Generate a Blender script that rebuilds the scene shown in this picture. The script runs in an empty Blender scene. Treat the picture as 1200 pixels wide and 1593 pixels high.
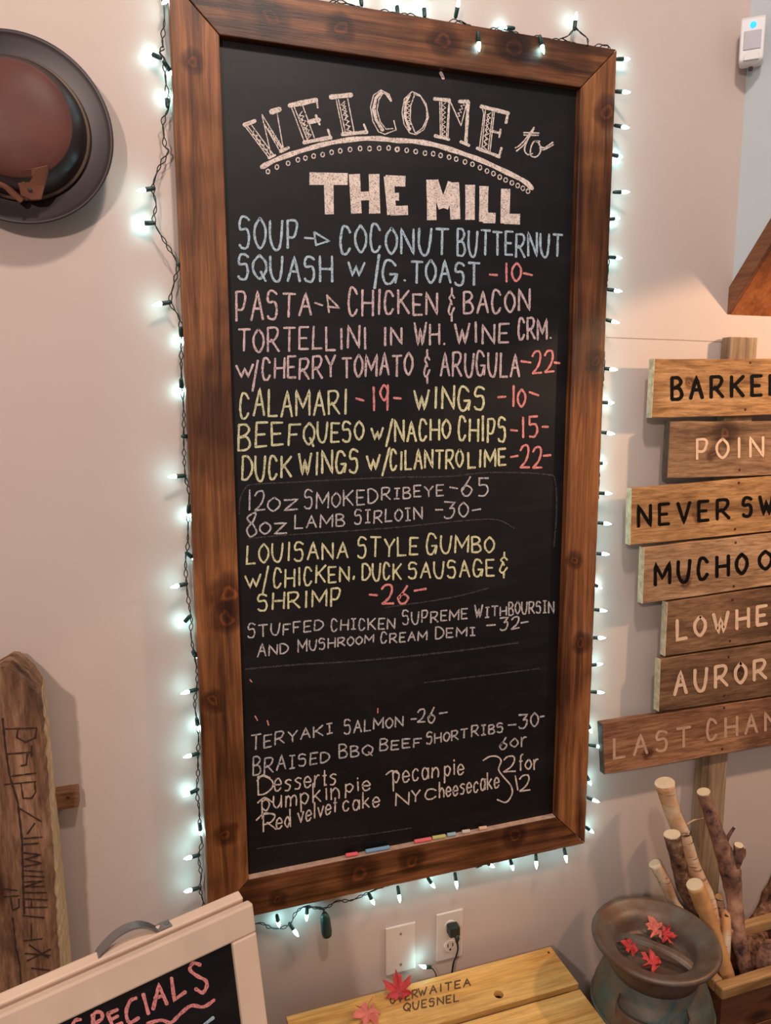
import bpy, bmesh, math, random
from mathutils import Vector, Matrix
from mathutils.geometry import tessellate_polygon
random.seed(7)
S = bpy.context.scene
COL = S.collection
# ---------------------------------------------------------------- camera
FPX = 1154.5
CAM = Vector((0.0, -1.538, 1.68))
RI = Vector((0.94931364, -0.05108363, 0.3101517))     # world x seen in lens axes
DN = Vector((0.00358473, 0.98840123, 0.15182277))     # world down
IN = Vector((-0.31430998, -0.14301561, 0.93848589))   # world y (into the wall)
cd = bpy.data.cameras.new('camera'); cam = bpy.data.objects.new('camera', cd); COL.objects.link(cam)
cd.sensor_width = 36; cd.sensor_fit = 'AUTO'; cd.lens = FPX/1593*36; cd.clip_start = .02
M = Matrix(((RI[0], -RI[1], -RI[2], CAM[0]), (IN[0], -IN[1], -IN[2], CAM[1]), (-DN[0], DN[1], DN[2], CAM[2]), (0, 0, 0, 1)))
cam.matrix_world = M
S.camera = cam
S.view_settings.view_transform = 'Standard'; S.view_settings.look = 'None'
S.view_settings.exposure = 0.0; S.view_settings.gamma = 1; S.view_settings.use_curve_mapping = False
# ---------------------------------------------------------------- world and lamps
w = bpy.data.worlds.new('world'); S.world = w; w.use_nodes = True
w.node_tree.nodes['Background'].inputs[0].default_value = (1.0, 0.90, 0.84, 1)
w.node_tree.nodes['Background'].inputs[1].default_value = 0.27
def lamp(name, kind, loc, target, power, col, size=.1, spot=None, blend=.3):
    l = bpy.data.lights.new(name, kind); l.energy = power; l.color = col
    if kind == 'AREA': l.shape = 'DISK'; l.size = size
    else: l.shadow_soft_size = size
    if spot: l.spot_size = math.radians(spot); l.spot_blend = blend
    o = bpy.data.objects.new(name, l); COL.objects.link(o); o.location = loc
    o.rotation_euler = (Vector(target)-Vector(loc)).to_track_quat('-Z', 'Y').to_euler()
    return o
lamp('ceiling_lamp', 'AREA', (0.40, -1.4, 3.45), (-0.1, 0, 1.5), 23, (1, .82, .71), .16)
lamp('room_lamp', 'AREA', (-1.0, -2.6, 2.5), (-0.4, 0, 1.4), 32, (1, .81, .72), .14)
lamp('spot_lamp', 'SPOT', (2.15, -0.78, 2.15), (1.52, -0.01, 1.17), 62, (1, .66, .40), .035, 73, .10)
lamp('right_wall_fill', 'AREA', (0.5, -1.3, 3.3), (1.42, -.1, 2.5), 5, (.8, .9, 1), .3)  # unseen cool fill lamp, added to lighten the white right wall

# ---------------------------------------------------------------- helpers
def lens_ray(px, py):
    d = Vector((px-600, py-796.5, FPX))
    return Vector((d.dot(RI), d.dot(IN), -d.dot(DN)))
def at(px, py, y):                       # point of the plane y = const
    d = lens_ray(px, py); return CAM+d*((y-CAM.y)/d.y)
def at_z(px, py, z):
    d = lens_ray(px, py); return CAM+d*((z-CAM.z)/d.z)
def at_plane(px, py, p0, n):
    d = lens_ray(px, py); return CAM+d*((p0-CAM).dot(n)/d.dot(n))
def lin(r, g, b):
    f = lambda c: ((c/255+.055)/1.055)**2.4 if c > 10 else c/255/12.92
    return (f(r), f(g), f(b), 1)
def tag(o, label=None, cat=None, group=None, kind=None):
    if label: o['label'] = label
    if cat: o['category'] = cat
    if group: o['group'] = group
    if kind: o['kind'] = kind
    return o
def thing(name, loc, label, cat, group=None):
    o = bpy.data.objects.new(name, None); COL.objects.link(o); o.location = loc; o.empty_display_size = .05
    return tag(o, label, cat, group)
def root_loc(o):
    while o.parent: o = o.parent
    return Vector(o.location)
def obj(name, vs, fs, mat, parent=None, origin=None, smooth=False, bevel=0, bseg=2):
    vs = [Vector(v) for v in vs]
    if parent: off = root_loc(parent)
    elif origin is not None: off = Vector(origin)
    else:
        off = sum(vs, Vector())/len(vs)
    me = bpy.data.meshes.new(name); me.from_pydata([v-off for v in vs], [], fs); me.update()
    me.materials.append(mat)
    if smooth: me.polygons.foreach_set('use_smooth', [True]*len(me.polygons))
    o = bpy.data.objects.new(name, me); COL.objects.link(o)
    if parent: o.parent = parent
    else: o.location = off
    bm = bmesh.new(); bm.from_mesh(me)
    if any(len(f.verts) > 2 for f in bm.faces) and not smooth: pass
    bmesh.ops.recalc_face_normals(bm, faces=bm.faces)
    if bevel: bmesh.ops.bevel(bm, geom=bm.edges[:], offset=bevel, segments=bseg, affect='EDGES', profile=.5)
    bm.to_mesh(me); bm.free()
    return o
class Acc:                                # collects shapes of one part
    def __init__(s): s.v = []; s.f = []
    def add(s, vs, fs):
        b = len(s.v); s.v += [Vector(v) for v in vs]; s.f += [[i+b for i in f] for f in fs]; return s
    def make(s, *a, **k): return obj(a[0], s.v, s.f, *a[1:], **k)
def hexa(p):                              # 8 corners: front 4 then back 4
    return p, [(0, 1, 2, 3), (7, 6, 5, 4), (0, 4, 5, 1), (1, 5, 6, 2), (2, 6, 7, 3), (3, 7, 4, 0)]
def box(x0, x1, y0, y1, z0, z1):
    return hexa([(x0, y0, z0), (x1, y0, z0), (x1, y0, z1), (x0, y0, z1), (x0, y1, z0), (x1, y1, z0), (x1, y1, z1), (x0, y1, z1)])
def prism(poly, d):                       # polygon extruded by vector d
    n = len(poly); d = Vector(d); vs = [Vector(p) for p in poly]; vs += [p+d for p in vs]
    return vs, [tuple(range(n)), tuple(range(2*n-1, n-1, -1))]+[(i, i+n, (i+1) % n+n, (i+1) % n) for i in range(n)]
def obox(c, ax, ay, az, hx, hy, hz):      # oriented box
    c, ax, ay, az = Vector(c), Vector(ax), Vector(ay), Vector(az)
    q = [(-1, -1, -1), (1, -1, -1), (1, -1, 1), (-1, -1, 1), (-1, 1, -1), (1, 1, -1), (1, 1, 1), (-1, 1, 1)]
    return hexa([c+ax*hx*a+ay*hy*b+az*hz*d for a, b, d in q])
def smooth_path(pts, step=None, sub=6, closed=False):
    pts = [Vector(p) for p in pts]; out = []
    n = len(pts)
    if n < 3: return pts
    for i in range(n-1):
        p0 = pts[max(i-1, 0)]; p1 = pts[i]; p2 = pts[i+1]; p3 = pts[min(i+2, n-1)]
        for k in range(sub):
            t = k/sub; t2 = t*t; t3 = t2*t
            out.append(.5*((2*p1)+(p2-p0)*t+(2*p0-5*p1+4*p2-p3)*t2+(3*p1-p0-3*p2+p3)*t3))
    out.append(pts[-1]); return out
def tube(path, rad, seg=8, cap=True, rough=0, rnd=random):
    path = [Vector(p) for p in path]; n = len(path)
    rad = rad if isinstance(rad, (list, tuple)) else [rad]*n
    vs, fs = [], []
    ref = None
    for i, p in enumerate(path):
        t = (path[min(i+1, n-1)]-path[max(i-1, 0)]).normalized()
        if ref is None: ref = t.orthogonal().normalized()
        u = (ref-t*ref.dot(t)).normalized(); ref = u; v = t.cross(u)
        for k in range(seg):
            a = 2*math.pi*k/seg; r = rad[i]*(1+rough*(rnd.random()-.5))
            vs.append(p+(u*math.cos(a)+v*math.sin(a))*r)
    for i in range(n-1):
        for k in range(seg):
            a = i*seg+k; b = i*seg+(k+1) % seg; fs.append((a, b, b+seg, a+seg))
    if cap: fs += [tuple(range(seg))[::-1], tuple(range((n-1)*seg, n*seg))]
    return vs, fs
def lathe(prof, c, seg=48, axis=(0, 0, 1), sx=1, sz=1):   # prof: (radius, height along axis)
    axis = Vector(axis).normalized(); u = Vector((1, 0, 0)) if abs(axis.x) < .9 else Vector((0, 1, 0))
    u = (u-axis*u.dot(axis)).normalized(); v = axis.cross(u); c = Vector(c)
    vs, fs = [], []
    for r, h in prof:
        for k in range(seg):
            a = 2*math.pi*k/seg; vs.append(c+axis*h+(u*math.cos(a)*sx+v*math.sin(a)*sz)*max(r, 1e-4))
    for i in range(len(prof)-1):
        for k in range(seg):
            a = i*seg+k; b = i*seg+(k+1) % seg; fs.append((a, b, b+seg, a+seg))
    return vs, fs
# ---------------------------------------------------------------- materials
def newmat(name, rough=.6, metal=0, spec=.5):
    m = bpy.data.materials.new(name); m.use_nodes = True; nt = m.node_tree; b = nt.nodes['Principled BSDF']
    b.inputs['Roughness'].default_value = rough; b.inputs['Metallic'].default_value = metal
    b.inputs['Specular IOR Level'].default_value = spec
    return m, nt, b
def nnode(nt, t, **k):
    n = nt.nodes.new(t)
    for a, v in k.items():
        if a.startswith('i_'):
            key = a[2:].replace('_', ' ')
            n.inputs[key].default_value = v
        else: setattr(n, a, v)
    return n
def ramp(nt, src, stops):
    r = nt.nodes.new('ShaderNodeValToRGB'); e = r.color_ramp.elements
    while len(e) < len(stops): e.new(.5)
    for i, (p, c) in enumerate(stops): e[i].position = p; e[i].color = c if len(c) == 4 else (*c, 1)
    nt.links.new(src, r.inputs[0]); return r
def mix(nt, a, b, fac, mode='MIX'):
    m = nt.nodes.new('ShaderNodeMix'); m.data_type = 'RGBA'; m.blend_type = mode
    for s, v in ((m.inputs[6], a), (m.inputs[7], b), (m.inputs[0], fac)):
        if hasattr(v, 'is_output'): nt.links.new(v, s)
        else: s.default_value = v
    return m.outputs[2]
def noise(nt, scale, vec=None, detail=4, rough=.55, dist=0):
    n = nnode(nt, 'ShaderNodeTexNoise'); n.inputs['Scale'].default_value = scale; n.inputs['Detail'].default_value = detail
    n.inputs['Roughness'].default_value = rough; n.inputs['Distortion'].default_value = dist
    if vec: nt.links.new(vec, n.inputs['Vector'])
    return n.outputs['Fac']
def bump(nt, b, h, strength=.3, dist=.001):
    n = nt.nodes.new('ShaderNodeBump'); n.inputs['Strength'].default_value = strength; n.inputs['Distance'].default_value = dist
    nt.links.new(h, n.inputs['Height']); nt.links.new(n.outputs[0], b.inputs['Normal'])
def coords(nt, scale=(1, 1, 1), rnd=True):
    tc = nt.nodes.new('ShaderNodeTexCoord'); mp = nt.nodes.new('ShaderNodeMapping'); mp.inputs['Scale'].default_value = scale
    src = tc.outputs['Object']
    if rnd:
        oi = nt.nodes.new('ShaderNodeObjectInfo'); mu = nt.nodes.new('ShaderNodeVectorMath'); mu.operation = 'ADD'
        sc = nt.nodes.new('ShaderNodeMath'); sc.operation = 'MULTIPLY'; sc.inputs[1].default_value = 7.3
        nt.links.new(oi.outputs['Random'], sc.inputs[0]); nt.links.new(src, mu.inputs[0]); nt.links.new(sc.outputs[0], mu.inputs[1]); src = mu.outputs[0]
    nt.links.new(src, mp.inputs[0]); return mp.outputs[0]
def plain(name, col, rough=.6, metal=0, var=.12, scale=40, spec=.5, bmp=0):
    m, nt, b = newmat(name, rough, metal, spec); v = coords(nt)
    f = noise(nt, scale, v)
    c = [x for x in col[:3]]
    r = ramp(nt, f, [(.3, [x*(1-var) for x in c]), (.7, [min(1, x*(1+var)) for x in c])])
    nt.links.new(r.outputs[0], b.inputs['Base Color'])
    if bmp: bump(nt, b, f, bmp, .002)
    return m
def wood(name, dark, mid, light, axis='x', rough=.55, s=1.0, knots=True, stretch=14, bmp=.35, stain=.5, spots=(), fine_c=.6):
    m, nt, b = newmat(name, rough, 0, .35)
    sc = {'x': (1, stretch, stretch), 'z': (stretch, stretch, 1), 'y': (stretch, 1, stretch)}[axis]
    v = coords(nt, sc); v0 = coords(nt)
    g = noise(nt, 1.6*s, v, 5, .6, .8); fine = noise(nt, 9*s, v, 6, .7, .3)
    r = ramp(nt, g, [(.28, dark), (.48, mid), (.72, light)])
    c = mix(nt, r.outputs[0], ramp(nt, fine, [(.35, (.45, .4, .36)), (.62, (1, 1, 1))]).outputs[0], fine_c, 'MULTIPLY')
    big = noise(nt, 3.2, v0, 3, .6, .4)
    c = mix(nt, c, ramp(nt, big, [(.36, (.38, .33, .3)), (.58, (1, 1, 1))]).outputs[0], stain, 'MULTIPLY')
    if knots:
        ks = {'x': (3.2, 8, 8), 'z': (8, 8, 3.2), 'y': (8, 3, 8)}[axis]
        kv = coords(nt, ks); vo = nnode(nt, 'ShaderNodeTexVoronoi'); vo.inputs['Scale'].default_value = 1.0; nt.links.new(kv, vo.inputs['Vector'])
        kr = ramp(nt, vo.outputs['Distance'], [(.05, (.10, .07, .06)), (.11, (.55, .4, .33)), (.17, (1, 1, 1))])
        c = mix(nt, c, kr.outputs[0], .85, 'MULTIPLY')
    if spots:
        vv = coords(nt, (1, 1, 1), False)
        nz = nnode(nt, 'ShaderNodeTexNoise'); nz.inputs['Scale'].default_value = 26; nt.links.new(vv, nz.inputs['Vector'])
        sc_ = nt.nodes.new('ShaderNodeVectorMath'); sc_.operation = 'MULTIPLY_ADD'; sc_.inputs[1].default_value = (.03, .03, .03); nt.links.new(nz.outputs['Color'], sc_.inputs[0]); nt.links.new(vv, sc_.inputs[2])
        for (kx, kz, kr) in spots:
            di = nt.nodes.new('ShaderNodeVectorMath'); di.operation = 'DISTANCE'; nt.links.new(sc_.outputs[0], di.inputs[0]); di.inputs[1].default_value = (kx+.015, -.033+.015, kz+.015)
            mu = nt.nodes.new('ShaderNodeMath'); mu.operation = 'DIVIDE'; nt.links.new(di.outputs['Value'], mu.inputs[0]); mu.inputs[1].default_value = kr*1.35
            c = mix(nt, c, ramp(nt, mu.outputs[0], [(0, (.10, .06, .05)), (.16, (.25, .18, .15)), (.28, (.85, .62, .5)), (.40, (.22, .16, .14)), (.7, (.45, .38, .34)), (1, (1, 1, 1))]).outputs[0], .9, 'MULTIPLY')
    nt.links.new(c, b.inputs['Base Color'])
    bump(nt, b, fine, bmp, .0015)
    return m
M_ = {}
# wall paint
m, nt, b = newmat('wall_paint', .75, 0, .2); v = coords(nt, rnd=False)
r = ramp(nt, noise(nt, 2.0, v, 4), [(.3, lin(204, 184, 174)), (.7, lin(210, 191, 181))]); nt.links.new(r.outputs[0], b.inputs['Base Color'])
bump(nt, b, noise(nt, 220, v, 2), .12, .0006); M_['wall'] = m
M_['white_wall'] = plain('white_drywall_paint', lin(206, 212, 216), .7, var=.03, scale=5)
M_['floor'] = wood('floor_boards', lin(70, 48, 32), lin(110, 76, 50), lin(140, 100, 68), 'x', .5)
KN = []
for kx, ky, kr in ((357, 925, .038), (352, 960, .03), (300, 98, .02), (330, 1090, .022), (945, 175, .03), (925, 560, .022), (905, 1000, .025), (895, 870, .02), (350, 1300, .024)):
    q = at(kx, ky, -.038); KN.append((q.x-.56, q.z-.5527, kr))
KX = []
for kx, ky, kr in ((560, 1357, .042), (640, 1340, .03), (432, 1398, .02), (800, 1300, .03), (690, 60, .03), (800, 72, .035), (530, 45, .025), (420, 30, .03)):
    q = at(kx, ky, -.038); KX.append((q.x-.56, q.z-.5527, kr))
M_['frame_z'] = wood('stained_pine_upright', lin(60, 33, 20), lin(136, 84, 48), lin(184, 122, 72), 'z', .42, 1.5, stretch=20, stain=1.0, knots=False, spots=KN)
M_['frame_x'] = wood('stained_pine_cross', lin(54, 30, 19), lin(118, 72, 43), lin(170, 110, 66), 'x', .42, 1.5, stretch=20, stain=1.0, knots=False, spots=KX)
M_['ledge'] = wood('ledge', lin(120, 80, 50), lin(150, 110, 80), lin(180, 140, 110), 'x', .6)
# chalkboard slate with rubbed-in chalk haze
m, nt, b = newmat('chalkboard_black', .5, 0, .35); v = coords(nt, (1, 1, 3.2), False)
n1 = noise(nt, 3.5, v, 6, .65, .6); n2 = noise(nt, 22, coords(nt, (.5, 1, 2.5), False), 5, .7, .4)
c = mix(nt, lin(11, 9, 11), lin(32, 27, 29), ramp(nt, n1, [(.46, (0, 0, 0)), (.78, (1, 1, 1))]).outputs[0])
c = mix(nt, c, lin(46, 40, 40), ramp(nt, n2, [(.58, (0, 0, 0)), (.95, (.7, .7, .7))]).outputs[0])
nt.links.new(c, b.inputs['Base Color']); M_['slate'] = m
def chalk(name, col, cover=.5):
    m, nt, b = newmat(name, .9, 0, .1); v = coords(nt, rnd=False)
    n = noise(nt, 420, v, 3, .6); n2 = noise(nt, 60, v, 2)
    f = ramp(nt, n, [(cover-.14, (0, 0, 0)), (cover+.1, (1, 1, 1))]).outputs[0]
    c = mix(nt, lin(38, 33, 35), col, f)
    c = mix(nt, c, (.72, .72, .72, 1), ramp(nt, n2, [(.4, (0, 0, 0)), (.65, (.7, .7, .7))]).outputs[0], 'MULTIPLY')
    nt.links.new(c, b.inputs['Base Color']); return m
CH = {'white': chalk('white_chalk', lin(230, 212, 200), .41), 'thick': chalk('solid_white_chalk', lin(236, 216, 204), .40),
      'blue': chalk('pale_blue_chalk', lin(182, 202, 214), .41), 'rose': chalk('pale_rose_chalk', lin(220, 192, 190), .41),
      'yellow': chalk('yellow_chalk', lin(226, 220, 176), .40), 'pink': chalk('pink_chalk_and_glints', lin(240, 150, 146), .40),
      'thin': chalk('thin_grey_chalk', lin(204, 196, 194), .43), 'smear': chalk('smeared_chalk', lin(86, 78, 78), .52)}
KS = []
for kx, ky, kr in ((1128, 672, .034), (1075, 598, .014), (1068, 905, .016), (1150, 1048, .02), (1008, 1170, .016), (1085, 806, .014), (1110, 705, .018)):
    q = at(kx, ky, -.056); KS.append((q.x-1.42, q.z, kr))
M_['sign_tan'] = wood('tan_barn_board', lin(126, 88, 52), lin(195, 145, 94), lin(216, 168, 118), 'x', .85, 1.9, stretch=8, knots=False, bmp=.9, stain=0.60, fine_c=.95, spots=KS)
M_['sign_pale'] = wood('pale_barn_board', lin(150, 112, 78), lin(205, 160, 120), lin(222, 182, 142), 'x', .85, 1.9, stretch=8, knots=False, bmp=.9, stain=0.50, fine_c=.95, spots=KS)
M_['sign_grey'] = wood('grey_barn_board', lin(104, 77, 56), lin(158, 120, 88), lin(190, 151, 115), 'x', .85, 1.9, stretch=8, knots=False, bmp=.9, stain=0.75, fine_c=.95, spots=KS)
M_['sign_brown'] = wood('brown_barn_board', lin(96, 67, 47), lin(141, 103, 74), lin(168, 128, 94), 'x', .85, 1.9, stretch=8, knots=False, bmp=.9, stain=0.75, fine_c=.95, spots=KS)
M_['sign_red'] = wood('red_brown_barn_board', lin(120, 79, 55), lin(178, 125, 91), lin(204, 149, 110), 'x', .85, 1.9, stretch=8, knots=False, bmp=.9, stain=0.75, fine_c=.95, spots=KS)
M_['end_green'] = plain('sawn_board_end', lin(200, 184, 150), .8, var=.3, scale=60)
M_['end_dark'] = plain('weathered_board_end', lin(84, 72, 62), .8, var=.25, scale=60)
M_['post'] = wood('weathered_post', lin(110, 86, 66), lin(165, 136, 108), lin(196, 167, 134), 'z', .85, 1.3, bmp=.6)
M_['black_paint_and_shade'] = plain('black_sign_paint_and_gap_shade', lin(13, 11, 12), .8, var=.3, spec=.1)
M_['cream_paint'] = plain('cream_sign_paint', lin(226, 190, 160), .7, var=.10)
M_['worn_paint'] = plain('worn_cream_paint', lin(196, 156, 128), .7, var=.15)
M_['rust'] = plain('rusty_nail', lin(84, 52, 34), .7, .5, var=.3)
M_['wire'] = plain('dark_green_wire', lin(26, 38, 34), .45)
M_['socket'] = plain('green_bulb_socket', lin(30, 58, 54), .4)
m, nt, b = newmat('lit_bulb', .3); b.inputs['Base Color'].default_value = (.8, .95, 1, 1)
b.inputs['Emission Color'].default_value = (.42, .93, 1, 1); b.inputs['Emission Strength'].default_value = 38; M_['bulb'] = m
M_['plastic'] = plain('white_wall_plate', lin(222, 205, 194), .35, var=.02)
M_['slot'] = plain('dark_slot', lin(40, 34, 32), .6)
M_['steel'] = plain('galvanised_steel', lin(150, 148, 148), .4, .8)
M_['helmet'] = plain('dark_brown_helmet', lin(44, 31, 31), .40, .05, var=.18, scale=9, bmp=.08)
M_['helmet_dome'] = plain('red_brown_helmet', lin(98, 60, 52), .5, .0, var=.18, scale=14, spec=.25, bmp=.05)  # crown top set redder and lighter than crown and brim
M_['leather'] = plain('worn_leather', lin(140, 88, 68), .7, var=.15)
M_['old_post'] = wood('carved_old_timber', lin(76, 48, 34), lin(152, 110, 83), lin(202, 156, 122), 'z', .85, 2.2, bmp=1, stretch=7, stain=.8, fine_c=.9)
M_['old_edge'] = wood('pale_timber_edge', lin(140, 108, 78), lin(196, 164, 128), lin(216, 190, 156), 'z', .85, 1.6, bmp=.8, stretch=10, knots=False, stain=.3)
M_['carve'] = plain('carved_groove', lin(58, 38, 28), .9, var=.4, scale=90)
M_['white_wood'] = plain('cream_painted_wood', lin(226, 196, 172), .55, var=.05, scale=14, bmp=.05)
M_['crate'] = wood('yellow_crate_wood', lin(206, 142, 68), lin(242, 184, 102), lin(250, 202, 126), 'x', .65, 1.0, knots=False, bmp=.25, stain=.3)
M_['ink'] = plain('stencil_ink', lin(92, 68, 42), .8, var=.3, scale=300)
M_['leaf'] = plain('red_maple_leaf', lin(196, 62, 62), .6, var=.25, scale=60)
M_['leaf_pale'] = plain('pale_red_leaf_underside', lin(214, 120, 104), .6, var=.2, scale=60)
M_['birch'] = None
m, nt, b = newmat('birch_bark', .8, 0, .2); v = coords(nt, (3, 3, 1.0)); v2 = coords(nt, (1, 1, 9))
c = mix(nt, lin(205, 150, 105), lin(228, 205, 178), ramp(nt, noise(nt, 9, coords(nt), 4), [(.4, (0, 0, 0)), (.6, (1, 1, 1))]).outputs[0])
c = mix(nt, c, lin(70, 48, 38), ramp(nt, noise(nt, 16, v2, 4), [(.57, (0, 0, 0)), (.66, (1, 1, 1))]).outputs[0])
nt.links.new(c, b.inputs['Base Color']); bump(nt, b, noise(nt, 60, v), .5, .003); M_['birch'] = m
m, nt, b = newmat('brown_bark', .9, 0, .15); v = coords(nt)
c = ramp(nt, noise(nt, 38, v, 6, .7), [(.34, lin(52, 36, 30)), (.52, lin(120, 82, 62)), (.7, lin(170, 140, 118))])
nt.links.new(c.outputs[0], b.inputs['Base Color']); bump(nt, b, noise(nt, 70, v, 5), .9, .004); M_['bark'] = m
m, nt, b = newmat('grey_pink_bark', .9, 0, .15); v = coords(nt)
c = ramp(nt, noise(nt, 16, v, 6, .7), [(.36, lin(66, 50, 50)), (.5, lin(150, 110, 92)), (.7, lin(190, 150, 122))])
nt.links.new(c.outputs[0], b.inputs['Base Color']); bump(nt, b, noise(nt, 60, v, 5), .7, .003); M_['bark_grey'] = m
M_['peel'] = plain('peeled_orange_wood', lin(214, 156, 98), .75, var=.18, scale=26, bmp=.3)
M_['cut'] = plain('sawn_log_end', lin(226, 204, 172), .75, var=.06, scale=50)
M_['box_wood'] = wood('brown_box_wood', lin(66, 38, 26), lin(104, 62, 42), lin(130, 84, 58), 'x', .6)
M_['rim_wood'] = wood('pale_rim_wood', lin(150, 108, 64), lin(190, 146, 96), lin(206, 164, 116), 'x', .6, knots=False)
def rusty(name, base, rustc, lo, hi):
    m, nt, b = newmat(name, .5, .45, .5); v = coords(nt, rnd=False)
    c = mix(nt, base, rustc, ramp(nt, noise(nt, 9, v, 6, .7, .5), [(lo, (0, 0, 0)), (hi, (1, 1, 1))]).outputs[0])
    c = mix(nt, c, (.6, .6, .6, 1), ramp(nt, noise(nt, 30, v, 5), [(.4, (0, 0, 0)), (.7, (.5, .5, .5))]).outputs[0], 'MULTIPLY')
    nt.links.new(c, b.inputs['Base Color']); bump(nt, b, noise(nt, 60, v, 5), .25, .002); return m
M_['can'] = rusty('green_grey_painted_tin', lin(82, 104, 100), lin(128, 112, 98), .44, .60)
M_['lid'] = rusty('rust_grey_tin_lid', lin(120, 112, 102), lin(112, 84, 68), .38, .60)
M_['stair_wood'] = wood('orange_stair_wood', lin(140, 78, 38), lin(176, 102, 54), lin(196, 122, 70), 'y', .45, knots=False, stain=.1)
M_['skirt_wood'] = wood('brown_skirt_wood', lin(110, 66, 42), lin(140, 90, 60), lin(158, 106, 74), 'y', .5, knots=False, stain=.1)
M_['groove'] = plain('drywall_seam', lin(160, 138, 122), .8)
m, nt, b = newmat('blue_led', .3); b.inputs['Emission Color'].default_value = (.02, .35, 1, 1); b.inputs['Emission Strength'].default_value = 2.2; b.inputs['Base Color'].default_value = (0, .1, .6, 1); M_['led'] = m
M_['sensor'] = plain('sensor_plastic', lin(214, 208, 204), .4, var=.02)
M_['lens'] = plain('sensor_lens', lin(178, 172, 178), .5, var=.04)

# ---------------------------------------------------------------- room shell
Acc().add(*box(-2.6, 3.2, 0, .12, 0, 3.4)).make('wall_back', M_['wall']).__setitem__('kind', 'structure')
wb = bpy.data.objects['wall_back']
tag(Acc().add(*box(-2.6, 3.2, -3.2, .12, -.1, 0)).make('floor', M_['floor']), kind='structure')
tag(Acc().add(*box(1.1, 3.2, -.014, 0, 0, .1)).make('baseboard_back', M_['white_wood'], bevel=.003), kind='structure')
XC, ZC, TS = 1.418, 1.882, 1.19
zl = lambda y: ZC+TS*(-y)
poly = [(XC, 0, ZC+.05), (XC, -1.2, zl(-1.2)+.05), (XC, -1.2, 3.4), (XC, 0, 3.4)]
tag(Acc().add(*prism(poly, (.1, 0, 0))).make('wall_right', M_['white_wall']), kind='structure')
poly = [(XC-.012, -.0, ZC), (XC-.012, -1.2, zl(-1.2)), (XC-.012, -1.2, zl(-1.2)+.066), (XC-.012, -.0, ZC+.066)]
tag(Acc().add(*prism(poly, (.0119, 0, 0))).make('trim_1', M_['skirt_wood'], bevel=.002), kind='structure')
poly = [(XC, -.0, ZC), (XC, -1.2, zl(-1.2)), (XC, -1.2, zl(-1.2)+.045), (XC, -.0, ZC+.045)]
ss = Acc().add(*prism(poly, (1.2, 0, 0))).make('trim_2', M_['stair_wood']); tag(ss, kind='structure')

# ---------------------------------------------------------------- ribbons of chalk or paint
def ribbon(pts, wd, jit=.12, caps=True):
    """2D polyline -> quad strip with rounded ends (2D points)."""
    P = [Vector(p) for p in pts]; Q = [P[0]]
    for a, b in zip(P, P[1:]):
        L = (b-a).length; n = max(1, int(L/(wd*.9+1.2)))
        for k in range(1, n+1): Q.append(a.lerp(b, k/n))
    n = len(Q)
    if (Q[-1]-Q[0]).length < 1e-6 and n < 3: return [], []
    vs = []; ph = random.random()*9
    for i, p in enumerate(Q):
        a = Q[max(i-1, 0)]; b = Q[min(i+1, n-1)]
        t = (b-a)
        t = t.normalized() if t.length > 1e-6 else Vector((1, 0))
        nn = Vector((-t.y, t.x)); h = wd/2*(1+jit*math.sin(i*1.3+ph)+jit*.8*(random.random()-.5))
        # keep mitres from collapsing at corners
        if 0 < i < n-1:
            t1 = (p-a).normalized(); c = abs(t.dot(t1)); h = h/max(c, .7)
        if i in (0, n-1):
            s = -1 if i == 0 else 1
            if i == 0 and caps: vs += [p-t*wd*.35+nn*h*.5, p-t*wd*.35-nn*h*.5]
            vs += [p+nn*h, p-nn*h]
            if i == n-1 and caps: vs += [p+t*wd*.35+nn*h*.5, p+t*wd*.35-nn*h*.5]
        else: vs += [p+nn*h, p-nn*h]
    m = len(vs)//2
    return vs, [(2*i, 2*i+1, 2*i+3, 2*i+2) for i in range(m-1)]
_lay = [0]
def strokes(name, lst, mat, parent, plane, wd, label=None, jit=.12, kind=None, caps=True):
    """lst of polylines in photo pixels; plane(px,py,k) -> world point, k small lift"""
    A = Acc()
    for pl in lst:
        w = wd
        if isinstance(pl, tuple) and isinstance(pl[1], (int, float)) and isinstance(pl[0], list): pl, w = pl
        vs, fs = ribbon(pl, w, jit, caps); _lay[0] = (_lay[0]+1) % 7
        if vs: A.add([plane(v.x, v.y, .0001*_lay[0]) for v in vs], fs)
    o = A.make(name, mat, parent)
    return tag(o, label, kind=kind)
DIG = {c: i for i, c in enumerate('0123456789abcdefghijklmnop')}; DIG.update({c: -(i+1) for i, c in enumerate('ABCDEFGH')})
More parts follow.
